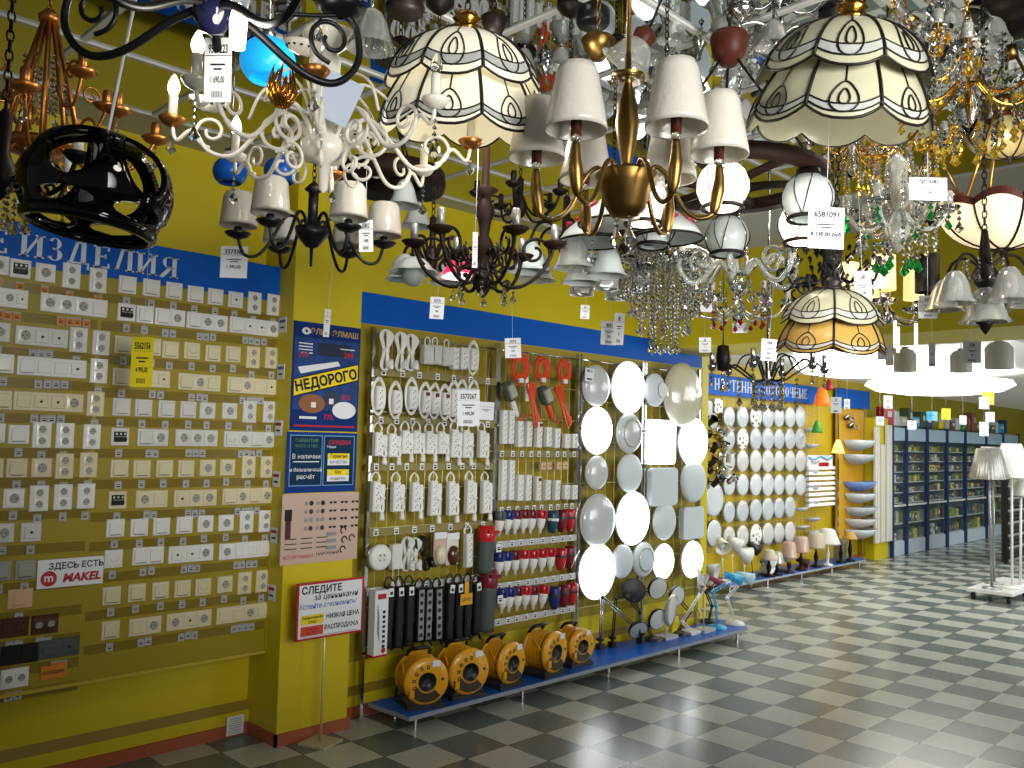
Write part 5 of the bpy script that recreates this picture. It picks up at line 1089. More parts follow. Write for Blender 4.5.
# --- green drop crystal chandelier
t = chandelier('clear crystal chandelier with green drops', at(897, 212, 2.7), 6, [(.02, .0), (.06, -.05), (.11, -.05), (.145, .0)], .007, RIBG, lambda i: [('drip_dish', dish(GLASS, .036), (0, 0, 0)), ('candle_sleeve', candle(RIBG, .05, .014), (0, 0, .004)), ('crystal_strand', strand_mesh(1, CRYG, CRYG, .009, .035), (0, 0, -.01)), ('crystal_strand', strand_mesh(2, CRY, CRY, .008, .04), (.03, 0, 0))], [(0, -.13), (.02, -.11), (.04, -.05), (.02, 0), (.04, .04), (.03, .1), (.035, .15), (.012, .18), (0, .19)], RIBG, name='crystal_chandelier', top=.18, hm=CHR)
strands(t, 12, .11, -.03, 4, r=.008); strands(t, 6, .06, -.09, 3, CRY, CRYG, .009, .045); strands(t, 10, .07, .12, 6, r=.008)
# --- chandelier with black and lit pleated shades
SHB = cached('drumshade_black', [BLK], lambda b: b.lathe([(.04, 0), (.04, .13), (.037, .13), (.037, 0), (.04, 0)], 24))
SHL = cached('drumshade_lit', [mat('lit pleated cream', 'e8c98a', .5, emit=1.1)], lambda b: b.lathe([(.038, 0), (.036, .12)], 72, wob=lambda a, z: 1+.05*cos(24*a)))
t = chandelier('silver chandelier with one black and several lit pleated drum shades', at(888, 316, 3.1), 5, [(.02, 0), (.06, -.02), (.11, -.02), (.135, .02)], .005, CHR, lambda i: [('drip_dish', dish(GLASS, .045), (0, 0, .01)), ('lamp_holder', candle(CHR, .04, .01), (0, 0, 0)), ('lamp_shade', SHB if i == 4 else SHL, (0, 0, .05))], [(0, -.03), (.02, -.02), (.025, .01), (.008, .03), (.008, .3), (0, .3)], CHR, phase=-.35, top=.3, hm=CHR, hk='rod')
for i in range(5): a = 2*PI*i/5; obj('drop_rod', cached('drop_rod', [LITW], lambda b: b.lathe([(.006, 0), (.006, -.09), (0, -.095)], 8)), t, (.09*cos(a), .09*sin(a), -.03))
# --- black wrought chandelier with leaves above the small art glass lamp
t = chandelier('black wrought leafy chandelier right above the small art glass lamp', at(832, 276, 3.0), 7, [(.02, .0), (.07, -.03), (.12, -.02), (.16, -.04), (.18, .0)], .0055, IRON, lambda i: [('drip_dish', dish(IRON, .026), (0, 0, 0)), ('candle_sleeve', candle(IRON, .035), (0, 0, 0))], [(0, -.08), (.03, -.05), (.04, .0), (.03, .06), (.04, .1), (.02, .14), (0, .14)], IRON, scroll=[(spiral(.12, -.05, .04), .004)], top=.14, hm=IRON)
b = MB()
for k in range(60):
    a, r = random.uniform(0, 2*PI), random.uniform(.04, .11); z = random.uniform(-.06, .13); b.tube([(r*cos(a), r*sin(a), z), (r*1.1*cos(a+.15), r*1.1*sin(a+.15), z+.02), (r*1.12*cos(a+.3), r*1.12*sin(a+.3), z+.005)], [.002, .008, .001], 4)
obj('leaf_clusters', b.mesh('leaf_clusters', [IRON]), t)['kind'] = 'stuff'
# --- ribbed glass cluster lamp at the right
t = chandelier('bronze chandelier with wrapped ribbed glass bells at the right', at(985, 275, 2.75), 5, [(.02, .03), (.06, .06), (.1, .05), (.125, .0)], .005, BRZ, lambda i: [('lamp_shade', bell(RIBG, .062, .1, True, 0, .03), (0, 0, 0))], [(0, -.06), (.03, -.03), (.04, 0), (.02, .04), (.01, .14), (0, .15)], BRZ, phase=.2, top=.14)
obj('lower_bell', bell(RIBG, .075, .11, True, 0, .03), t, (0, 0, -.04)); obj('finial', lathe_mesh('rbfin', BRZ, [(0, -.19), (.012, -.175), (.02, -.16), (.03, -.15), (0, -.15)]), t); strands(t, 10, .06, .05, 4)
# --- thin black candle chandelier in front of the white ceiling
t = chandelier('thin black curved arm chandelier with chrome candles and clear drops', at(768, 372, 3.5), 6, [(.015, -.03), (.06, -.035), (.13, .01), (.19, .04), (.225, .01)], .0045, IRON, lambda i: [('drip_dish', dish(CHR, .02), (0, 0, 0)), ('candle_sleeve', candle(CHR, .06, .01), (0, 0, 0)), ('crystal_strand', strand_mesh(2, CRY, CRY, .008, .03), (0, 0, -.01))], [(0, -.06), (.012, -.05), (.018, -.02), (.008, .02), (.008, .25), (0, .26)], CHR, phase=.25, scroll=[([(.015, -.02), (.05, .06), (.1, .06), (.13, .01)], .0035)], top=.26, hm=CHR, hk='rod')
strands(t, 8, .05, -.04, 4, r=.009, drop=.04); strands(t, 6, .11, -.02, 4, r=.009, drop=.04)
P = at(723, 358, 3.2); t = thing('spindle_pendant', 'small dark oval spindle pendant left of the thin black chandelier', 'pendant lamp', P, None, GH)
obj('body', lathe_mesh('spindle', BRZ, [(0, -.05), (.02, -.045), (.026, 0), (.02, .045), (0, .05)]), t); strands(t, 1, 0, -.05, 2, r=.009, drop=.04); hang(t, .05, CHR, 'cord')
# --- small pendants close to the mirror
for i, (u, v, D, m, lb, pr) in enumerate([(593, 17, 2.9, IRON, 'black drum pendant near the mirror above the brass cup', [(.0, -.03), (.05, -.03), (.056, -.02), (.056, .02), (.04, .035), (0, .035)]),
        (598, 46, 2.75, BRASS, 'antique brass cup pendant under the black drum', [(0, -.05), (.02, -.045), (.045, -.01), (.055, .02), (.05, .025), (0, .03)]),
        (666, 100, 2.8, IRON, 'black ribbed drum pendant behind the brass column', [(0, -.03), (.05, -.03), (.055, 0), (.05, .03), (0, .035)]),
        (405, 8, 2.6, BRZ, 'dark round canopy pendant left of the lit art glass lamp', [(0, -.02), (.05, -.02), (.06, 0), (.05, .03), (0, .03)]),
        (388, 55, 2.7, IRON, 'small black ribbed cap pendant beside the lit art glass lamp', [(0, -.025), (.04, -.025), (.048, 0), (.02, .03), (0, .03)]),
        (494, 25, 2.6, BRZ, 'small dark bronze cup pendant right of the lit art glass lamp', [(0, -.04), (.02, -.04), (.042, .02), (.03, .03), (0, .03)])]):
    t = thing('cup_pendant', lb, 'pendant lamp', at(u, v, D), None, GH); obj('cup', MB().lathe(pr, 24).mesh('cup', [m]), t); hang(t, .03, m)
t = thing('bell_pendant', 'bronze topped cloudy bell pendant right of the brass cup', 'pendant lamp', at(642, 40, 2.6), (.5, .3, 0), GH)
obj('lamp_shade', bell(RIBG, .085, .085), t); obj('cap', lathe_mesh('bpcap', WOOD, [(.03, -.01), (.035, .02), (.015, .04), (0, .045)]), t)
obj('cord', MB().tube(smooth([(0, 0, .04), (-.06, -.05, .12), (-.1, -.08, .25)], 4), .004, 5).mesh('cord', [BRZ]), t)
t = thing('ribbed_glass_pendant', 'clear ribbed glass pendant above the black iron chandelier', 'pendant lamp', at(372, 10, 1.9), None, GH)
obj('lamp_shade', bell(RIBG, .055, .085, True, 0, .03), t); hang(t, 0, CHR, 'cord')
P = at(629, 263, 2.65); t = None
# --- hanging price cards
for a in [(218, 70, 1.5, 27, 66, 'white price card with bar code under the black iron chandelier', ('9580223', '1 690,00')), (234, 262, 3.4, 27, 32, 'white price card hanging before the blue band at the socket board end', ('5573361', '1 990,00')),
          (366, 236, 2.75, 14, 32, 'white price card on the black chandelier with wrapped shades', ('55812', '4 890')), (437, 308, 3.4, 14, 22, 'small tilted price card before the blue band over the first rack', ('55731', '990')),
          (513, 348, 4.0, 16, 20, 'white price card above the orange cord rings', ('5573', '199')), (609, 333, 3.6, 16, 24, 'white price card before the blue band, left of a close pair', ('8051', '350')), (619, 329, 3.5, 10, 32, 'narrow white price card before the blue band, right of a close pair', ('80', '35')),
          (585, 312, 3.4, 9, 14, 'tiny white price card before the yellow wall over the plug rack', ('55', '9')), (740, 328, 3.6, 15, 10, 'small pale price card under the red drop chandelier', ('55',)), (705, 345, 3.6, 12, 15, 'grey price card at the beam end over the pearl dome', ('55', '9')),
          (826, 228, 2.0, 36, 42, 'big white price card 6581091 above the small art glass lamp', ('6581091', '8 130,00 руб')), (863, 288, 2.7, 17, 34, 'pinkish price card left of the black drum shade', ('5581', '2 290')), (928, 189, 2.5, 38, 23, 'wide framed white price card among the amber crystals', ('Арт 5581', '2 150')),
          (928, 307, 2.9, 19, 23, 'white price card with bar code right of the lit drum shades', ('5581', '3 990')), (769, 350, 3.3, 16, 22, 'grey price card on the thin black chandelier', ('558', '990')), (706, 307, 3.3, 12, 10, 'pale tag under the crystal cascade', ('5',)),
          (327, 323, 3.9, 6, 28, 'narrow white tag hanging before the banner poster', ('5',)), (468.5, 408, 4.6, 22, 36, 'white price card on the second shelf of the first rack', ('5573267', '1 490,00')), (486, 411, 4.9, 16, 18, 'clear grey card with red dot by the rack post', ('', )), (475, 250, 2.5, 5, 36, 'slim folded white tag on the wooden column chandelier', ('5',))]:
    card(*a[:6], lines=a[6], tilt=random.uniform(-.06, .06))
card(142, 362, 4.0, 22, 50, 'yellow price card hanging before the socket board', ('5562156', '4 990,00'), mat('bright yellow card', 'ecd91c', .55), up=.6)
b = MB(); b.box((0, 0, 0), (.09, .002, .1)); thing('price_card', 'bluish folded paper on the white scroll chandelier column', 'price card', at(336, 98, 1.92), (.2, .4, -.6), 'price cards hanging from the lights', me=b.mesh('price_card', [mat('bluish paper', 'b9c3d6', .6)]))
for i, (u, v, D) in enumerate([(892, 331, 3.6), (905, 340, 4.2), (934, 344, 4.4)]): pass
# ------------------------------------------------------------------ desk lamps on the near blue shelf
def desk_lamp(label, base, joints, head, hr, acol, bcol, hcol, face=None, kind='disc', aim=None, bkind='round', double=True, group='desk lamps on the low blue shelf', Y=None, z=.1):
    B = on_z(base[0], base[1], z)
    if Y: B = Vector((on_y(base[0], base[1], Y).x, Y, z))
    Yp = B.y
    t = thing('desk_lamp', label, 'desk lamp', B, None, group)
    J = [Vector((0, 0, .02))]+[on_y(u, v, Yp-.03)-B for u, v in joints]
    H = on_y(head[0], head[1], Yp-.06)-B
    if bkind == 'round': obj('base', MB().lathe([(0, .035), (.03, .032), (.075, .018), (.085, .004), (.085, 0)], 20).mesh('base', [bcol]), t)
    elif bkind == 'plate': obj('base', MB().box((0, 0, .012), (.17, .12, .024)).mesh('base', [bcol]), t)
    else: obj('clamp', MB().box((0, 0, .02), (.05, .05, .04)).box((.0, 0, .07), (.03, .05, .02)).tube([(0, 0, 0), (0, 0, .1)], .01, 6).mesh('clamp', [bcol]), t)
    b = MB(); pts = J+[H]
    for i in range(len(pts)-1):
        d = (pts[i+1]-pts[i]).normalized(); n = d.cross(Vector((0, 1, 0)))
        for s in ((-.011, .011) if double else (0,)): b.tube([pts[i]+n*s, pts[i+1]+n*s], .0055, 6)
    for p in pts[1:-1]: b.ball(p, .018, 1, 8)
    obj('arm', b.mesh('arm', [acol, bcol]), t)
    v = Vector(aim or (-.4, -.8, -.45)).normalized(); q = v.to_track_quat('-Y', 'Z').to_euler()
    if kind == 'disc':
        hr *= 1.6
        h = obj('lamp_head', MB().lathe([(0, -.02), (hr*.6, -.018), (hr, .01), (hr*1.02, .03), (hr*.96, .036)], 24, 0, 'y').mesh('lamp_head', [hcol]), t, H, q)
        obj('lens', MB().lathe([(0, .034), (hr*.86, .033), (hr*.96, .03)], 24, 0, 'y').mesh('lens', [face or FROST]), h)
    else:
        h = obj('lamp_head', MB().lathe([(0, -.1), (hr*.4, -.1), (hr*.5, -.06), (hr, .06), (hr*.95, .06), (hr*.45, -.05), (0, -.05)], 22, 0, 'y').mesh('lamp_head', [hcol]), t, H, q)
        obj('bulb', MB().ball((0, 0, 0), hr*.4, 0, 10).mesh('bulb', [WHT]), h)
    return t
CY = mat('sky blue plastic', '22a5d8', .3, coat=.3); PALEC = mat('pale cyan plastic', 'bfe6ec', .3, transl=.2); SLV = mat('silver tube', 'b9bdc2', .25, .85); LGREY = mat('light grey plastic', 'b7b9bb', .35)
PINKS = mat('dusty pink plastic', 'b8506a', .4)
for a in [
 ('silver clamp lamp with long folded arms at the shelf left', (600, 649), [(602, 597)], (637, 628), .05, SLV, DRK, DRK, None, 'disc', None, 'clamp'),
 ('black clamp lamp with dark round head facing down', (612, 647), [(616, 598)], (633, 590), .058, BLK, BLK, DRK, DRK, 'disc', (-.6, -.7, .1), 'clamp'),
 ('magnifier lamp with pale round lens, upper one', (641, 643), [(640, 612), (628, 597)], (656, 587), .055, BLK, DRK, BLK, GRYW, 'disc', (-.3, -.9, -.2), 'clamp'),
 ('black ringed magnifier lamp with pale lens, lower one', (652, 640), [(648, 628)], (656, 618), .052, BLK, DRK, BLK, GRYW, 'disc', (-.3, -.9, -.2), 'round'),
 ('white desk lamp with drum head and pale lens', (666, 638), [(668, 624)], (669, 609), .075, WHT, LGREY, WHT, GRYW, 'disc', (.3, -.9, -.1), 'plate'),
 ('black desk lamp with slanting arms behind the white drum', (678, 634), [(690, 612)], (675, 595), .05, BLK, BLK, DRK, GRYW, 'disc', (-.2, -.9, -.1), 'round'),
 ('white folded tube lamp leaning to the right', (691, 633), [(682, 622), (704, 588)], (700, 580), .03, WHT, WHT, WHT, WHT, 'cone', (-.3, -.4, -.8), 'plate'),
 ('grey column lamp with flat grey base', (704, 631), [(703, 610)], (704, 582), .028, LGREY, LGREY, LGREY, LGREY, 'cone', (0, -.3, .9), 'plate', False),
 ('blue desk lamp with round blue base', (717, 628), [(716, 606), (713, 592)], (735, 578), .05, CY, CY, CY, WHT, 'cone', (.55, -.5, -.3), 'round'),
 ('white desk lamp with round white base at the shelf right end', (735, 624), [(727, 598)], (746, 577), .056, WHT, WHT, PALEC, WHT, 'cone', (.6, -.5, -.3), 'round'),
 ('pink and black desk lamp behind the blue one', (709, 622), [(712, 606), (706, 592)], (718, 582), .04, BLK, DRK, PINKS, WHT, 'cone', (.4, -.6, -.4), 'round')]:
    desk_lamp(*a)
P = on_z(673, 634, .1); b = MB(); b.box((0, 0, .07), (.09, .05, .14), 0, .006); thing('yellow_box', 'small yellow box standing between the desk lamps', 'box', P, me=b.mesh('yellow_box', [PAPY]))
# ------------------------------------------------------------------ far wall of round lights
FY = 5.56
t = thing('wire_rack', 'wire grid carrying the far round wall lights', 'display rack', (10.0, FY, .4)); b = MB()
for i in range(31): b.tube([(-1.5+i*.1, 0, 0), (-1.5+i*.1, 0, 1.83)], .003, 4)
for i in range(14): b.tube([(-1.5, -.004, i*.14), (1.5, -.004, i*.14)], .003, 4)
obj('wire_grid', b.mesh('wire_grid', [mat('grey wire', 'a8a59a', .4, .3)]), t)
OP = [mat('opal glass %s' % q, c, .2, coat=.5, noise=n, nscale=s) for q, c, n, s in (('plain', 'c3c9cd', .03, 5), ('swirl', 'b4babf', .25, 40), ('warm', 'c4c3c1', .12, 25))]
def leafm():
    m = mat('black leaf pattern glass', 'e2e2de', .3); nt = m.node_tree; v = nt.nodes.new('ShaderNodeTexVoronoi'); v.inputs['Scale'].default_value = 22; r = nt.nodes.new('ShaderNodeValToRGB'); tc = nt.nodes.new('ShaderNodeTexCoord')
    r.color_ramp.elements[0].position = .3; r.color_ramp.elements[0].color = (.01, .01, .01, 1); r.color_ramp.elements[1].position = .36; r.color_ramp.elements[1].color = (.75, .75, .72, 1)
    nt.links.new(tc.outputs['Object'], v.inputs['Vector']); nt.links.new(v.outputs['Distance'], r.inputs[0]); nt.links.new(r.outputs[0], nt.nodes['Principled BSDF'].inputs['Base Color']); return m
LEAF = leafm()
COLX = [727, 740.5, 753.7, 765.8, 777, 788, 798.5]
GF = 'round wall lights on the far wall'
for r_, v0 in enumerate([417, 439, 461, 484.6, 512, 537]):
    for c_, u in enumerate(COLX):
        if r_ > 3 and c_ == 6: continue
        v = v0+(c_*.0 if r_ < 4 else -c_*1.0); m = OP[(r_*7+c_*3) % 3]; pat = 'plain' if m is OP[0] else 'mottled'
        if (r_, c_) in ((0, 2), (1, 1), (5, 2)): m, pat = LEAF, 'black patterned'
        dome('wall_light', '%s white glass disc light, %s in the %s row of the far wall' % (pat, ORD[c_+1], ORD[r_+1]), u, v, 11.5 if c_ < 4 else 10.3, m, 'round', 0, OP[0], GF, FY-.02, bowl=.2)
for u, v, w, m, lb in [(711.5, 499, 19, OP[0], 'large white disc light left of the far rows'), (711.5, 533, 15, OP[0], 'white disc light with brown rim under the large one'), (711, 421, 9, OP[1], 'small disc light at the far left of the top row')]:
    dome('wall_light', lb, u, v, w, m, 'round', 0, WOOD if 'brown' in lb else OP[0], GF, FY-.04, bowl=.2)
for i, (u, v) in enumerate([(704.5, 408), (715, 406)]):
    dome('square_light', 'square patterned glass light at the far wall top, %s of two' % ('left', 'right')[i], u, v, 8.5, LEAF if i else OP[1], 'square', 0, OP[0], GF, FY-.02, h=.17)
def spot(label, u, v, m, cols, Y=FY-.06, s=1):
    P = on_y(u, v, Y); t = thing('spot_light', label, 'spot light', P, None, 'small spot lights on the far wall', scale=s)
    obj('plate', cached(('spot_plate', cols.name), [cols], lambda b: b.lathe([(0, .0), (.05, 0), (.05, -.02), (0, -.03)], 14, 0, 'y')), t)
    obj('arm', cached(('spot_arm', cols.name), [cols], lambda b: b.tube([(0, -.0, 0), (.01, -.07, -.01)], .008, 6)), t)
    obj('head', cached(('spot_head', m.name), [m], lambda b: b.lathe([(0, -.05), (.03, -.05), (.035, .03), (.055, .07), (.05, .07)], 14)), t, (.01, -.1, -.02), (random.uniform(.3, 1), random.uniform(-.5, .5), 0))
k = 0
for u, v in [(703, 420), (710, 434), (719, 430), (706, 447), (716, 446), (721, 456), (704, 461), (711, 470), (719, 470), (707, 481), (723, 478)]:
    k += 1; spot('%s spot light, %s of the small ones left of the far disc rows' % (('white', 'black', 'chrome')[k % 3], ORD[k]), u, v, (WHT, BLK, CHR)[k % 3], (CHR, BLK, BLK)[k % 3])
def half_bowl(label, u, v, w, m, group, Y=FY-.02):
    A, B = on_y(u-w/2, v, Y), on_y(u+w/2, v, Y); r = (B.x-A.x)/2; P = (A+B)/2
    t = thing('bowl_sconce', label, 'wall light', P, None, group)
    obj('bowl', MB().lathe([(.0, -r*.5), (r*.45, -r*.44), (r*.8, -r*.26), (r, .0), (r*.94, 0), (r*.7, -.2*r)], 20, a0=PI, a1=2*PI).mesh('bowl', [m]), t)
    obj('back_plate', MB().box((0, -.008, -r*.2), (r*.7, .016, r*.3)).mesh('back_plate', [CHR]), t)
GB2 = 'half bowl sconces beside the far disc lights'
for i, (u, v, w) in enumerate([(809, 428, 9), (809, 444, 9), (810, 460, 9), (810, 470, 9), (810, 486, 9), (799, 507, 9), (811, 500, 9), (811, 517, 9), (800, 525, 9), (811, 530, 9)]):
    half_bowl('small white half bowl sconce, %s in the narrow column right of the discs' % ORD[i+1], u, v, w, OP[i % 3], GB2)
bluep = mat('blue painted glass', '6a86c4', .3, noise=.4, nscale=30)
for i, (u, v) in enumerate([(853, 440), (853, 454), (853.5, 481), (854, 492.5), (854.5, 506), (854.5, 517.5), (854.5, 528)]):
    half_bowl('%s half bowl sconce, %s from top on the yellow end board' % ('blue patterned' if i == 2 else 'white glass', ORD[i+1]), u, v, 19, bluep if i == 2 else OP[i % 3], 'half bowl sconces on the yellow end board', 5.5)
    mini_tag(on_y(866, v-1, 5.5).x, 5.5, on_y(866, v-1, 5.5).z, 'small white price label right of the %s end board sconce' % ORD[i+1], 'labels on the yellow end board', s=1.6)
eb = thing('end_board', 'yellow end board of half bowl sconces before the glass cabinets', 'display board', (12.53, 5.53, .3)); obj('panel', MB().box((0, .0, .95), (.88, .03, 1.9)).mesh('panel', [mat('amber board', 'c8961a', .4, noise=.06, nscale=2)]), eb)
obj('upright', MB().box((-.44, -.02, .85), (.03, .03, 2.2)).box((.44, -.02, .85), (.03, .03, 2.2)).mesh('upright', [CHR]), eb)
for i, (u, v) in enumerate([(849, 418), (853, 426)]):
    P = on_y(u, v, 5.45); t = thing('spiral_light', 'wavy silver bar light at the end board top, %s of two' % ('left', 'right')[i], 'wall light', P, None, 'wavy bar lights')
    obj('bar', MB().tube(smooth([(-.12, 0, 0), (-.06, -.03, .04), (0, 0, 0), (.06, -.03, -.04), (.12, 0, 0)], 4), .02, 6).mesh('bar', [CHR]), t); obj('plate', MB().box((0, .03, 0), (.1, .03, .06)).mesh('plate', [WENGE]), t)
# kid lamps and linear fixtures between disc rows and end board
LIN = mat('white linear diffuser', 'e8ebef', .35, emit=.35)
for i in range(8):
    v = 468+i*5.2; A, B = on_y(806, v, 5.5), on_y(832, v, 5.5); P = (A+B)/2; t = thing('linear_light', 'white linear light fixture, %s from the top of the stack by the end board' % ORD[i+1], 'linear light', P, None, 'white linear fixtures in a stack')
    w_ = B.x-A.x; obj('body', MB().box((0, -.02, 0), (w_, .04, .04), 0, .008).mesh('body', [LIN]), t); obj('end_cap', MB().box((-w_/2, -.02, 0), (.02, .045, .045)).box((w_/2, -.02, 0), (.02, .045, .045)).mesh('end_cap', [GRYW]), t)
for i, (u, v, m, lb, s) in enumerate([(822, 398, mat('orange glow', 'f07a18', .4, emit=.5), 'orange tiered pendant by the far column', .11), (817, 428, mat('leaf green plastic', '3f9a2a', .4), 'small green pendant shade under the orange one', .07), (838, 448, mat('lit amber glass', 'ffd070', .4, emit=1.3), 'lit amber pendant below the white card', .08), (829, 386, RED, 'red top pendant by the far column', .06)]):
    P = on_y(u, v, 5.3); t = thing('kids_pendant', lb, 'pendant lamp', P, None, 'coloured pendants by the far column')
    obj('lamp_shade', MB().lathe([(s*.3, s*1.4), (s*.5, s*.9), (s*.8, s*.2), (s, -s*.8), (s*.93, -s*.8), (s*.5, s*.6)], 18).lathe([(s*.9, -s*.3), (s*1.08, -s*.9), (s, -s*.9)], 18).mesh('lamp_shade', [m]), t); hang(t, s*1.4, BLK, 'cord', .04)
sgn = thing('wave_sign', 'white and red printed header board over the linear lights', 'sign', on_y(819, 461, 5.5)); obj('panel', MB().box((0, -.01, 0), (.75, .02, .16)).mesh('panel', [PAP]), sgn)
obj('print', MB().tube(smooth([(-.36, -.024, .05), (-.2, -.024, .02), (0, -.024, .06), (.2, -.024, .02), (.36, -.024, .06)], 5), .012, 5, 0).box((.1, -.022, -.05), (.3, .004, .06), 1).mesh('print', [CY, RED]), sgn)
# ------------------------------------------------------------------ lamps on the far shelf
def table_lamp(label, u, v, sr0, sr1, sh, h, sm, bm, style='cone'):
    P = on_z(u, v, .1); P.y = min(max(P.y, 5.2), 5.42)
    t = thing('table_lamp', label, 'table lamp', P, None, 'lamps on the far blue shelf')
    obj('base', MB().lathe([(0, .0), (.07, .0), (.072, .015), (.03, .03), (.015, .05), (.022, h*.3), (.03, h*.5), (.014, h*.75), (.01, h), (0, h)], 16).mesh('base', [bm]), t)
    obj('lamp_shade', cone_shade(sm, sr0, sr1, sh), t, (0, 0, h-.02))
CRS = mat('cream fabric', 'd8cbb2', .5, transl=.3); PKS = mat('pinkish glossy shade', 'd8b9a8', .25, transl=.3, coat=.4)
GF2 = 'lamps on the far blue shelf'
for a in [('white table lamp with wide pleated conical shade', 832, 566, .16, .09, .2, .3, OFFW, WCRM), ('cream table lamp left of the white conical one', 816, 567, .11, .09, .2, .26, CRS, BRZ), ('pink glossy table lamp, right of a pair', 801, 570, .1, .08, .2, .24, PKS, BRZ), ('pink glossy table lamp, left of a pair', 791, 573, .1, .07, .2, .2, PKS, WOOD),
          ('small yellow shaded table lamp at the shelf right end', 857, 562, .1, .05, .1, .32, mat('honey shade', 'd8b45a', .4, transl=.3), BRZ), ('small dark green shaded lamp near the shelf right end', 842, 563, .06, .05, .08, .26, GRN, BRZ), ('silver table lamp among the far desk lamps', 783, 576, .09, .06, .14, .16, SIL, BRZ), ('cream low lamp with dark base in the far row', 772, 577, .1, .06, .12, .22, CRS, WENGE)]:
    table_lamp(*a)
def far_desk(label, base, joints, head, hr, ac, bc, hc, aim): desk_lamp(label, base, joints, head, hr, ac, bc, hc, WHT, 'cone', aim, 'round', False, GF2, 5.3)
for a in [('white long necked desk lamp leftmost on the far shelf', (724, 583), [(722, 560)], (722, 545), .09, WHT, WHT, WHT, (-.5, -.6, -.5)), ('white long necked desk lamp second on the far shelf', (733, 582), [(732, 556)], (735, 543), .09, WHT, WHT, GRYW, (.6, -.5, -.5)), ('white desk lamp with big tilted head on the far shelf', (745, 580), [(744, 566)], (745, 554), .1, WHT, WHT, GRYW, (.7, -.5, -.3)),
          ('black desk lamp behind the white ones', (753, 579), [(751, 556)], (755, 548), .07, BLK, BLK, BLK, (.5, -.6, -.5)), ('teal and white desk lamp on the far shelf', (765, 577), [(761, 562)], (769, 561), .1, TEAL, TEAL, WHT, (.6, -.6, -.3)), ('white low desk lamp in front of the teal one', (770, 580), [(766, 573)], (768, 571), .08, WHT, WHT, WHT, (.3, -.8, -.4)),
          ('silver desk lamp in the middle of the far shelf', (782, 575), [(780, 562)], (786, 556), .08, SIL, BLK, SIL, (.4, -.8, -.3)), ('dark red desk lamp in the far row', (803, 571), [(800, 566)], (804, 562), .06, REDD, REDD, WOOD, (.4, -.8, -.3)), ('grey desk lamp left of the far shelf', (712, 584), [(711, 572)], (712, 570), .09, LGREY, LGREY, LGREY, (.2, -.9, -.2))]:
    far_desk(*a)
P = on_z(850, 562, .1); b = MB(); b.box((0, 0, .12), (.16, .12, .24), 0, .01); thing('lamp_box', 'small grey boxed lamp at the right end of the far shelf', 'box', (P.x, 5.3, .1), me=b.mesh('lamp_box', [STL]))
# ------------------------------------------------------------------ white panels and glass cabinets
for i, (u0, u1, z0, z1) in enumerate([(874.5, 879, .25, 1.96), (880.5, 884, .25, 1.7), (886, 892, .25, 2.0)]):
    A, B = on_y(u0, 500, 5.33), on_y(u1, 500, 5.33); b = MB(); b.box((0, 0, (z1-z0)/2), (B.x-A.x, .03, z1-z0)); b.box((0, -.02, (z1-z0)/2), ((B.x-A.x)*.3, .012, (z1-z0)*.97))
    thing('white_panel', 'tall narrow white lighting panel, %s of three before the cabinets' % ORD[i+1], 'panel', ((A.x+B.x)/2, 5.33, z0), group='tall white panels', me=b.mesh('white_panel', [OFFW]))
NAVF = mat('navy cabinet frame', '17305e', .35); CABG = mat('cabinet glass', '9fb4b8', .04, ior=1.3); CABG.node_tree.nodes['Principled BSDF'].inputs['Alpha'].default_value = .05; SHELF = mat('pale shelf', 'c2cccb', .3)
XB = [13.55, 14.11, 14.99, 15.91, 16.84, 18.0, 19.03, 20.1]
GDS = [mat('goods '+c, c, .5) for c in ('7f8f3a', '3f5a3a', 'b7b9a8', '8a5040', '25406e', 'c9c25a', '5a5e58', 'd5dad6', '7a7a30')]
rr = random.Random(5)
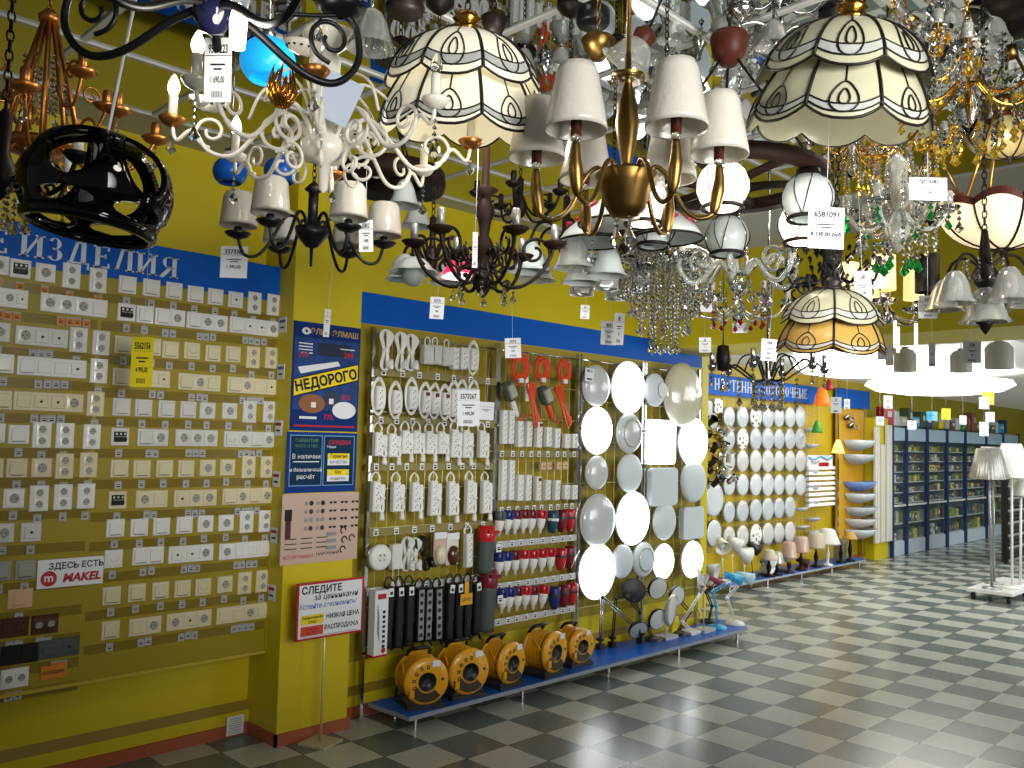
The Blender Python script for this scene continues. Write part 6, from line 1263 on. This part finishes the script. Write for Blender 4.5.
for i in range(7):
    x0, x1 = XB[i], XB[i+1]; W = x1-x0; xc = (x0+x1)/2; y0, y1 = 5.33, 5.75
    t = thing('glass_cabinet', 'navy framed glass cabinet with white base, %s from left at the far right' % ORD[i+1], 'cabinet', (xc, y0, 0), None, 'navy glass cabinets')
    obj('base', MB().box((0, .2, .11), (W-.02, .4, .21)).mesh('base', [mat('cabinet base white', 'c4d3dc', .4)]), t)
    f = MB()
    for x in (-W/2+.025, W/2-.025): f.box((x, .0, 1.0), (.05, .05, 2.0))
    for x in (-W/2+.025, W/2-.025): f.box((x, .4, 1.0), (.05, .05, 2.0))
    obj('frame', f.mesh('frame', [NAVF]), t)
    obj('header', MB().box((0, .2, 1.87), (W-.05, .42, .2)).mesh('header', [mat('cabinet header', 'a9c4d6', .4)]), t)
    obj('mid_rail', MB().box((0, -.01, .77), (W-.05, .03, .03)).mesh('mid_rail', [WHT]), t)
    obj('back_panel', MB().box((0, .4, 1.0), (W-.05, .02, 1.6)).mesh('back_panel', [mat('cabinet back', '8d9a96', .6, noise=.3, nscale=6)]), t)
    obj('glass_door', MB().box((0, -.0, .49), (W-.1, .006, .53)).mesh('glass_door', [CABG]), t); obj('glass_door', MB().box((0, -.0, 1.28), (W-.1, .006, .96)).mesh('glass_door', [CABG]), t)
    for k, z in enumerate([.22, .48, .8, .96, 1.12, 1.28, 1.44, 1.6]):
        obj('shelf', cached(('cshelf', i), [SHELF], lambda b: b.box((0, .2, 0), (W-.1, .36, .012))), t, (0, 0, z))
        n = 4 if W < .7 else 6
        for q in range(n):
            w_, h_ = (W-.16)/n*rr.uniform(.6, .95), rr.uniform(.06, .12)*(1.6 if k < 2 else 1); m = GDS[rr.randrange(9)] if k < 7 else GDS[rr.choice((0, 5, 8))]
            b = MB(); b.box((0, 0, h_/2), (w_, .1, h_), 0, .01); b.quad((0, h_*.55), w_*.6, h_*.35, 1, -.051)
            thing('boxed_goods', '%s small box on the %s shelf from bottom in the %s glass cabinet' % (ORD[q+1], ORD[k+1], ORD[i+1]), 'box', (xc-W/2+.08+(W-.16)*(q+.5)/n, y0+.12, z+.006), group='boxed goods in the glass cabinets', me=b.mesh('boxed_goods', [m, GDS[rr.randrange(9)]]))
for i in range(22):
    x = 13.7+i*.28; h_ = rr.uniform(.12, .34); c = GDS[rr.randrange(9)] if i % 4 else [RED, CY, PAPY, mat('parrot green', '2f9a3a', .4)][i//4 % 4]
    b = MB(); b.box((0, 0, h_/2), (rr.uniform(.14, .24), .16, h_), 0, .02); b.quad((0, h_*.6), .1, h_*.3, 1, -.081)
    thing('boxed_goods', '%s box standing on top of the glass cabinets' % (ORD[i+1]), 'box', (x, 5.48, 2.0), (0, 0, rr.uniform(-.3, .3)), 'goods on top of the glass cabinets', me=b.mesh('boxed_goods', [c, GDS[7]]))
b = MB()
# ------------------------------------------------------------------ trolley of floor lamps
t = thing('lamp_trolley', 'low white wheeled platform carrying floor lamps at the right edge', 'trolley', (11.2, 3.1, 0))
obj('platform', MB().box((0, 0, .11), (1.3, .46, .035)).mesh('platform', [WHT]), t)
for x in (-.58, 0, .58):
    for y in (-.18, .18): obj('castor', cached('castor', [BLK], lambda b: b.lathe([(0, -.015), (.04, -.015), (.04, .015), (0, .015)], 14, 0, 'y', (0, 0, .045)).box((0, 0, .08), (.03, .03, .03))), t, (x, y, 0))
SPL = mat('silver pleated fabric', '8f8d86', .25, .5, noise=.35, nscale=25)
def floor_lamp(label, x, y, h, r0, r1, sh, sm, pm, lean=0, pleat=0):
    t = thing('floor_lamp', label, 'floor lamp', (x, y, .128), (0, lean, 0), 'floor lamps on the trolley')
    obj('base', MB().lathe([(0, 0), (.1, 0), (.1, .015), (.02, .03), (0, .03)], 20).mesh('base', [pm]), t)
    obj('pole', MB().tube([(0, 0, .02), (0, 0, h)], .014, 8).mesh('pole', [pm]), t)
    b = MB(); w = (lambda a, z: 1+.03*cos(30*a)) if pleat else None
    b.lathe([(r0, 0), (r1, sh), (r1*.97, sh), (r0*.97, 0)], 90 if pleat else 28, wob=w); obj('lamp_shade', b.mesh('lamp_shade', [sm]), t, (0, 0, h-sh*.6))
floor_lamp('floor lamp with silver pleated shade, leftmost on the trolley', 10.72, 3.12, 1.42, .2, .12, .33, SPL, STL, -.05, 1)
floor_lamp('floor lamp with darker pleated shade behind the leftmost one', 11.15, 3.22, 1.44, .2, .12, .33, SPL, STL, 0, 1)
floor_lamp('white floor lamp with tall white conical shade', 10.95, 2.98, 1.46, .21, .1, .38, OFFW, WHT, .02)
floor_lamp('thin white floor lamp without pleats beside the conical one', 11.15, 2.95, 1.12, .09, .06, .16, OFFW, WHT, .05)
floor_lamp('white floor lamp cut by the right picture edge', 11.35, 2.93, 1.3, .18, .12, .28, OFFW, WHT, 0)
# dark chain display behind the trolley
P = at(1018, 530, 13.2); t = thing('chain_display', 'dark rack of hanging black chains behind the trolley at the right edge', 'display rack', (P.x, P.y, 0))
obj('frame', MB().box((-.6, 0, .75), (.04, .04, 1.5)).box((.6, 0, .75), (.04, .04, 1.5)).box((0, 0, 1.48), (1.2, .04, .04)).box((0, .05, .75), (1.2, .02, 1.45), 1).mesh('frame', [BLK, mat('dark backing', '26251f', .6)]), t)
for i in range(18): obj('chain', cached('hangchain', [DRK, STL], lambda b: [b.ball((0, 0, .05+.06*k), .022, k % 3 == 0, 6, (1, .6, 1.2)) for k in range(23)]), t, (-.55+i*.065, -.03, 0))
# ------------------------------------------------------------------ big round lit ceiling lights beyond the beam
for i, (u, v, D, rpx, lb) in enumerate([(862, 368, 9.4, 66, 'large glowing round ceiling light beyond the beam, left of two'), (938, 387, 11, 68, 'large glowing round ceiling light beyond the beam, right and nearer of two'), (1010, 372, 12.5, 58, 'glowing round ceiling light cut by the right edge')]):
    P = at(u, v, D); r = rpx*D/FPX; t = thing('round_ceiling_light', lb, 'ceiling light', P, None, 'large glowing ceiling lights')
    obj('diffuser', MB().lathe([(0, -.1), (r*.5, -.09), (r*.85, -.05), (r, .02), (r*.96, .07), (0, .08)], 40).mesh('diffuser', [mat('strong white diffuser', 'ffffff', .4, emit=5, ecol='fffaf0')]), t)
    for k in range(3): a = 2*PI*k/3; obj('cable', MB().tube([(r*.7*cos(a), r*.7*sin(a), .07), (r*.7*cos(a), r*.7*sin(a), 2.62-P.z)], .004, 4).mesh('cable', [WHT]), t)
t = chandelier('added spider of thin white rods for reflections under the far ceiling', at(930, 338, 7.5), 10, [(.02, 0), (.2, -.03), (.42, .02), (.5, .08)], .012, WHT, lambda i: [('candle_sleeve', candle(WHT, .08, .02), (0, 0, 0))], [(0, -.05), (.05, -.03), (.05, .04), (.02, .1), (0, .1)], WHT, top=.1, hm=WHT, hk='rod')  # rods added in place of white reflections on the far ceiling
for i, (u, v, D, s) in enumerate([(905, 361, 6.9, .085), (961, 362, 7.2, .085), (999, 356, 6.8, .1), (894, 357, 7.6, .07)]):
    P = at(u, v, D); t = thing('jar_pendant', 'grey glass jar pendant before the glowing ceiling, %s of four' % ('second', 'third', 'fourth', 'first')[i], 'pendant lamp', P, None, 'glass jar pendants')
    obj('jar', MB().lathe([(s, -s), (s, .6*s), (s*.7, s), (s*.3, s*1.15)], 20).mesh('jar', [mat('smoky jar glass', 'b5b3a8', .15, transl=.3)]), t); obj('cap', MB().lathe([(s*.3, s*1.1), (s*.35, s*1.3), (0, s*1.35)], 14).mesh('cap', [STL]), t); hang(t, s*1.3, STL, 'cord', .04)
for a in [(836, 405, 8.5, 11, 16, 'white price card before the coloured pendants', ('55',)), (847, 404, 9, 6, 10, 'small white price card right of the one before the pendants', ('5',)), (880, 421, 9, 8, 9, 'small white price card before the white panels', ('5',)), (912, 425, 9.5, 9, 9, 'white price card before the cabinet headers', ('55',)), (888, 402, 9, 9, 13, 'white price card hanging above the white panels', ('5',)),
          (984, 403, 9, 10, 12, 'pale price card right of the yellow ones', ('5',)), (963, 420, 9.5, 7, 9, 'white price card right of the yellow ones', ('5',)), (990, 417, 9.5, 9, 10, 'white price card near the right edge over the cabinets', ('5',)), (984, 429, 9, 9, 14, 'tilted white price card in front of the cabinet headers', ('5',)), (885, 353, 5, 15, 14, 'grey price card before the glowing ceiling, leftmost of three', ('558', '9')), (932, 355, 5, 7, 24, 'narrow grey price card before the glowing ceiling', ('5',)), (972, 352, 5, 18, 22, 'grey price card before the glowing ceiling, right of the narrow one', ('558', '99'))]:
    card(*a[:6], lines=a[6], m=PAP if 'grey' not in a[5] else mat('grey card', '9a9a98', .6), up=.3)
card(946, 414, 9.2, 9, 11, 'yellow price card over the cabinets', ('5',), MATS['bright yellow card'], up=.3); card(988, 398, 9.2, 12, 13, 'larger yellow price card at the right over the cabinets', ('5',), MATS['bright yellow card'], up=.3); card(932, 416, 9.4, 11, 9, 'blue price card over the cabinets', ('5',), CY, up=.3)
# ------------------------------------------------------------------ light
w = bpy.data.worlds.new('world'); SC.world = w; w.use_nodes = True
w.node_tree.nodes['Background'].inputs[0].default_value = (.92, .96, 1, 1); w.node_tree.nodes['Background'].inputs[1].default_value = .13
a = area((9.5, -3.5, 1.9), (9.0, 4.5, .9), 5, 2.2, 90, (.93, .97, 1)); a.data.spread = math.radians(74)          # soft light added out of view at the right, standing for window light
a = area((1.6, -1.4, 2.2), (3.6, 4.4, 2.55), 2.6, 1.2, 36, (1, .98, .95)); a.data.spread = math.radians(56)            # unseen fill light added behind the camera to brighten the upper wall
area((16, 2.0, 2.55), (16, 2.2, 0), 6, 3, 210, (.95, .98, 1))
area((9.8, 2.2, 2.55), (9.8, 4.6, .8), 3, 1.5, 60, (.95, .98, 1))
SC.view_settings.view_transform = 'Standard'
SC.view_settings.look = 'None'
SC.view_settings.exposure = 0.0
SC.cycles.use_denoising = True
SC.cycles.max_bounces = 10
SC.cycles.sample_clamp_indirect = 4.0
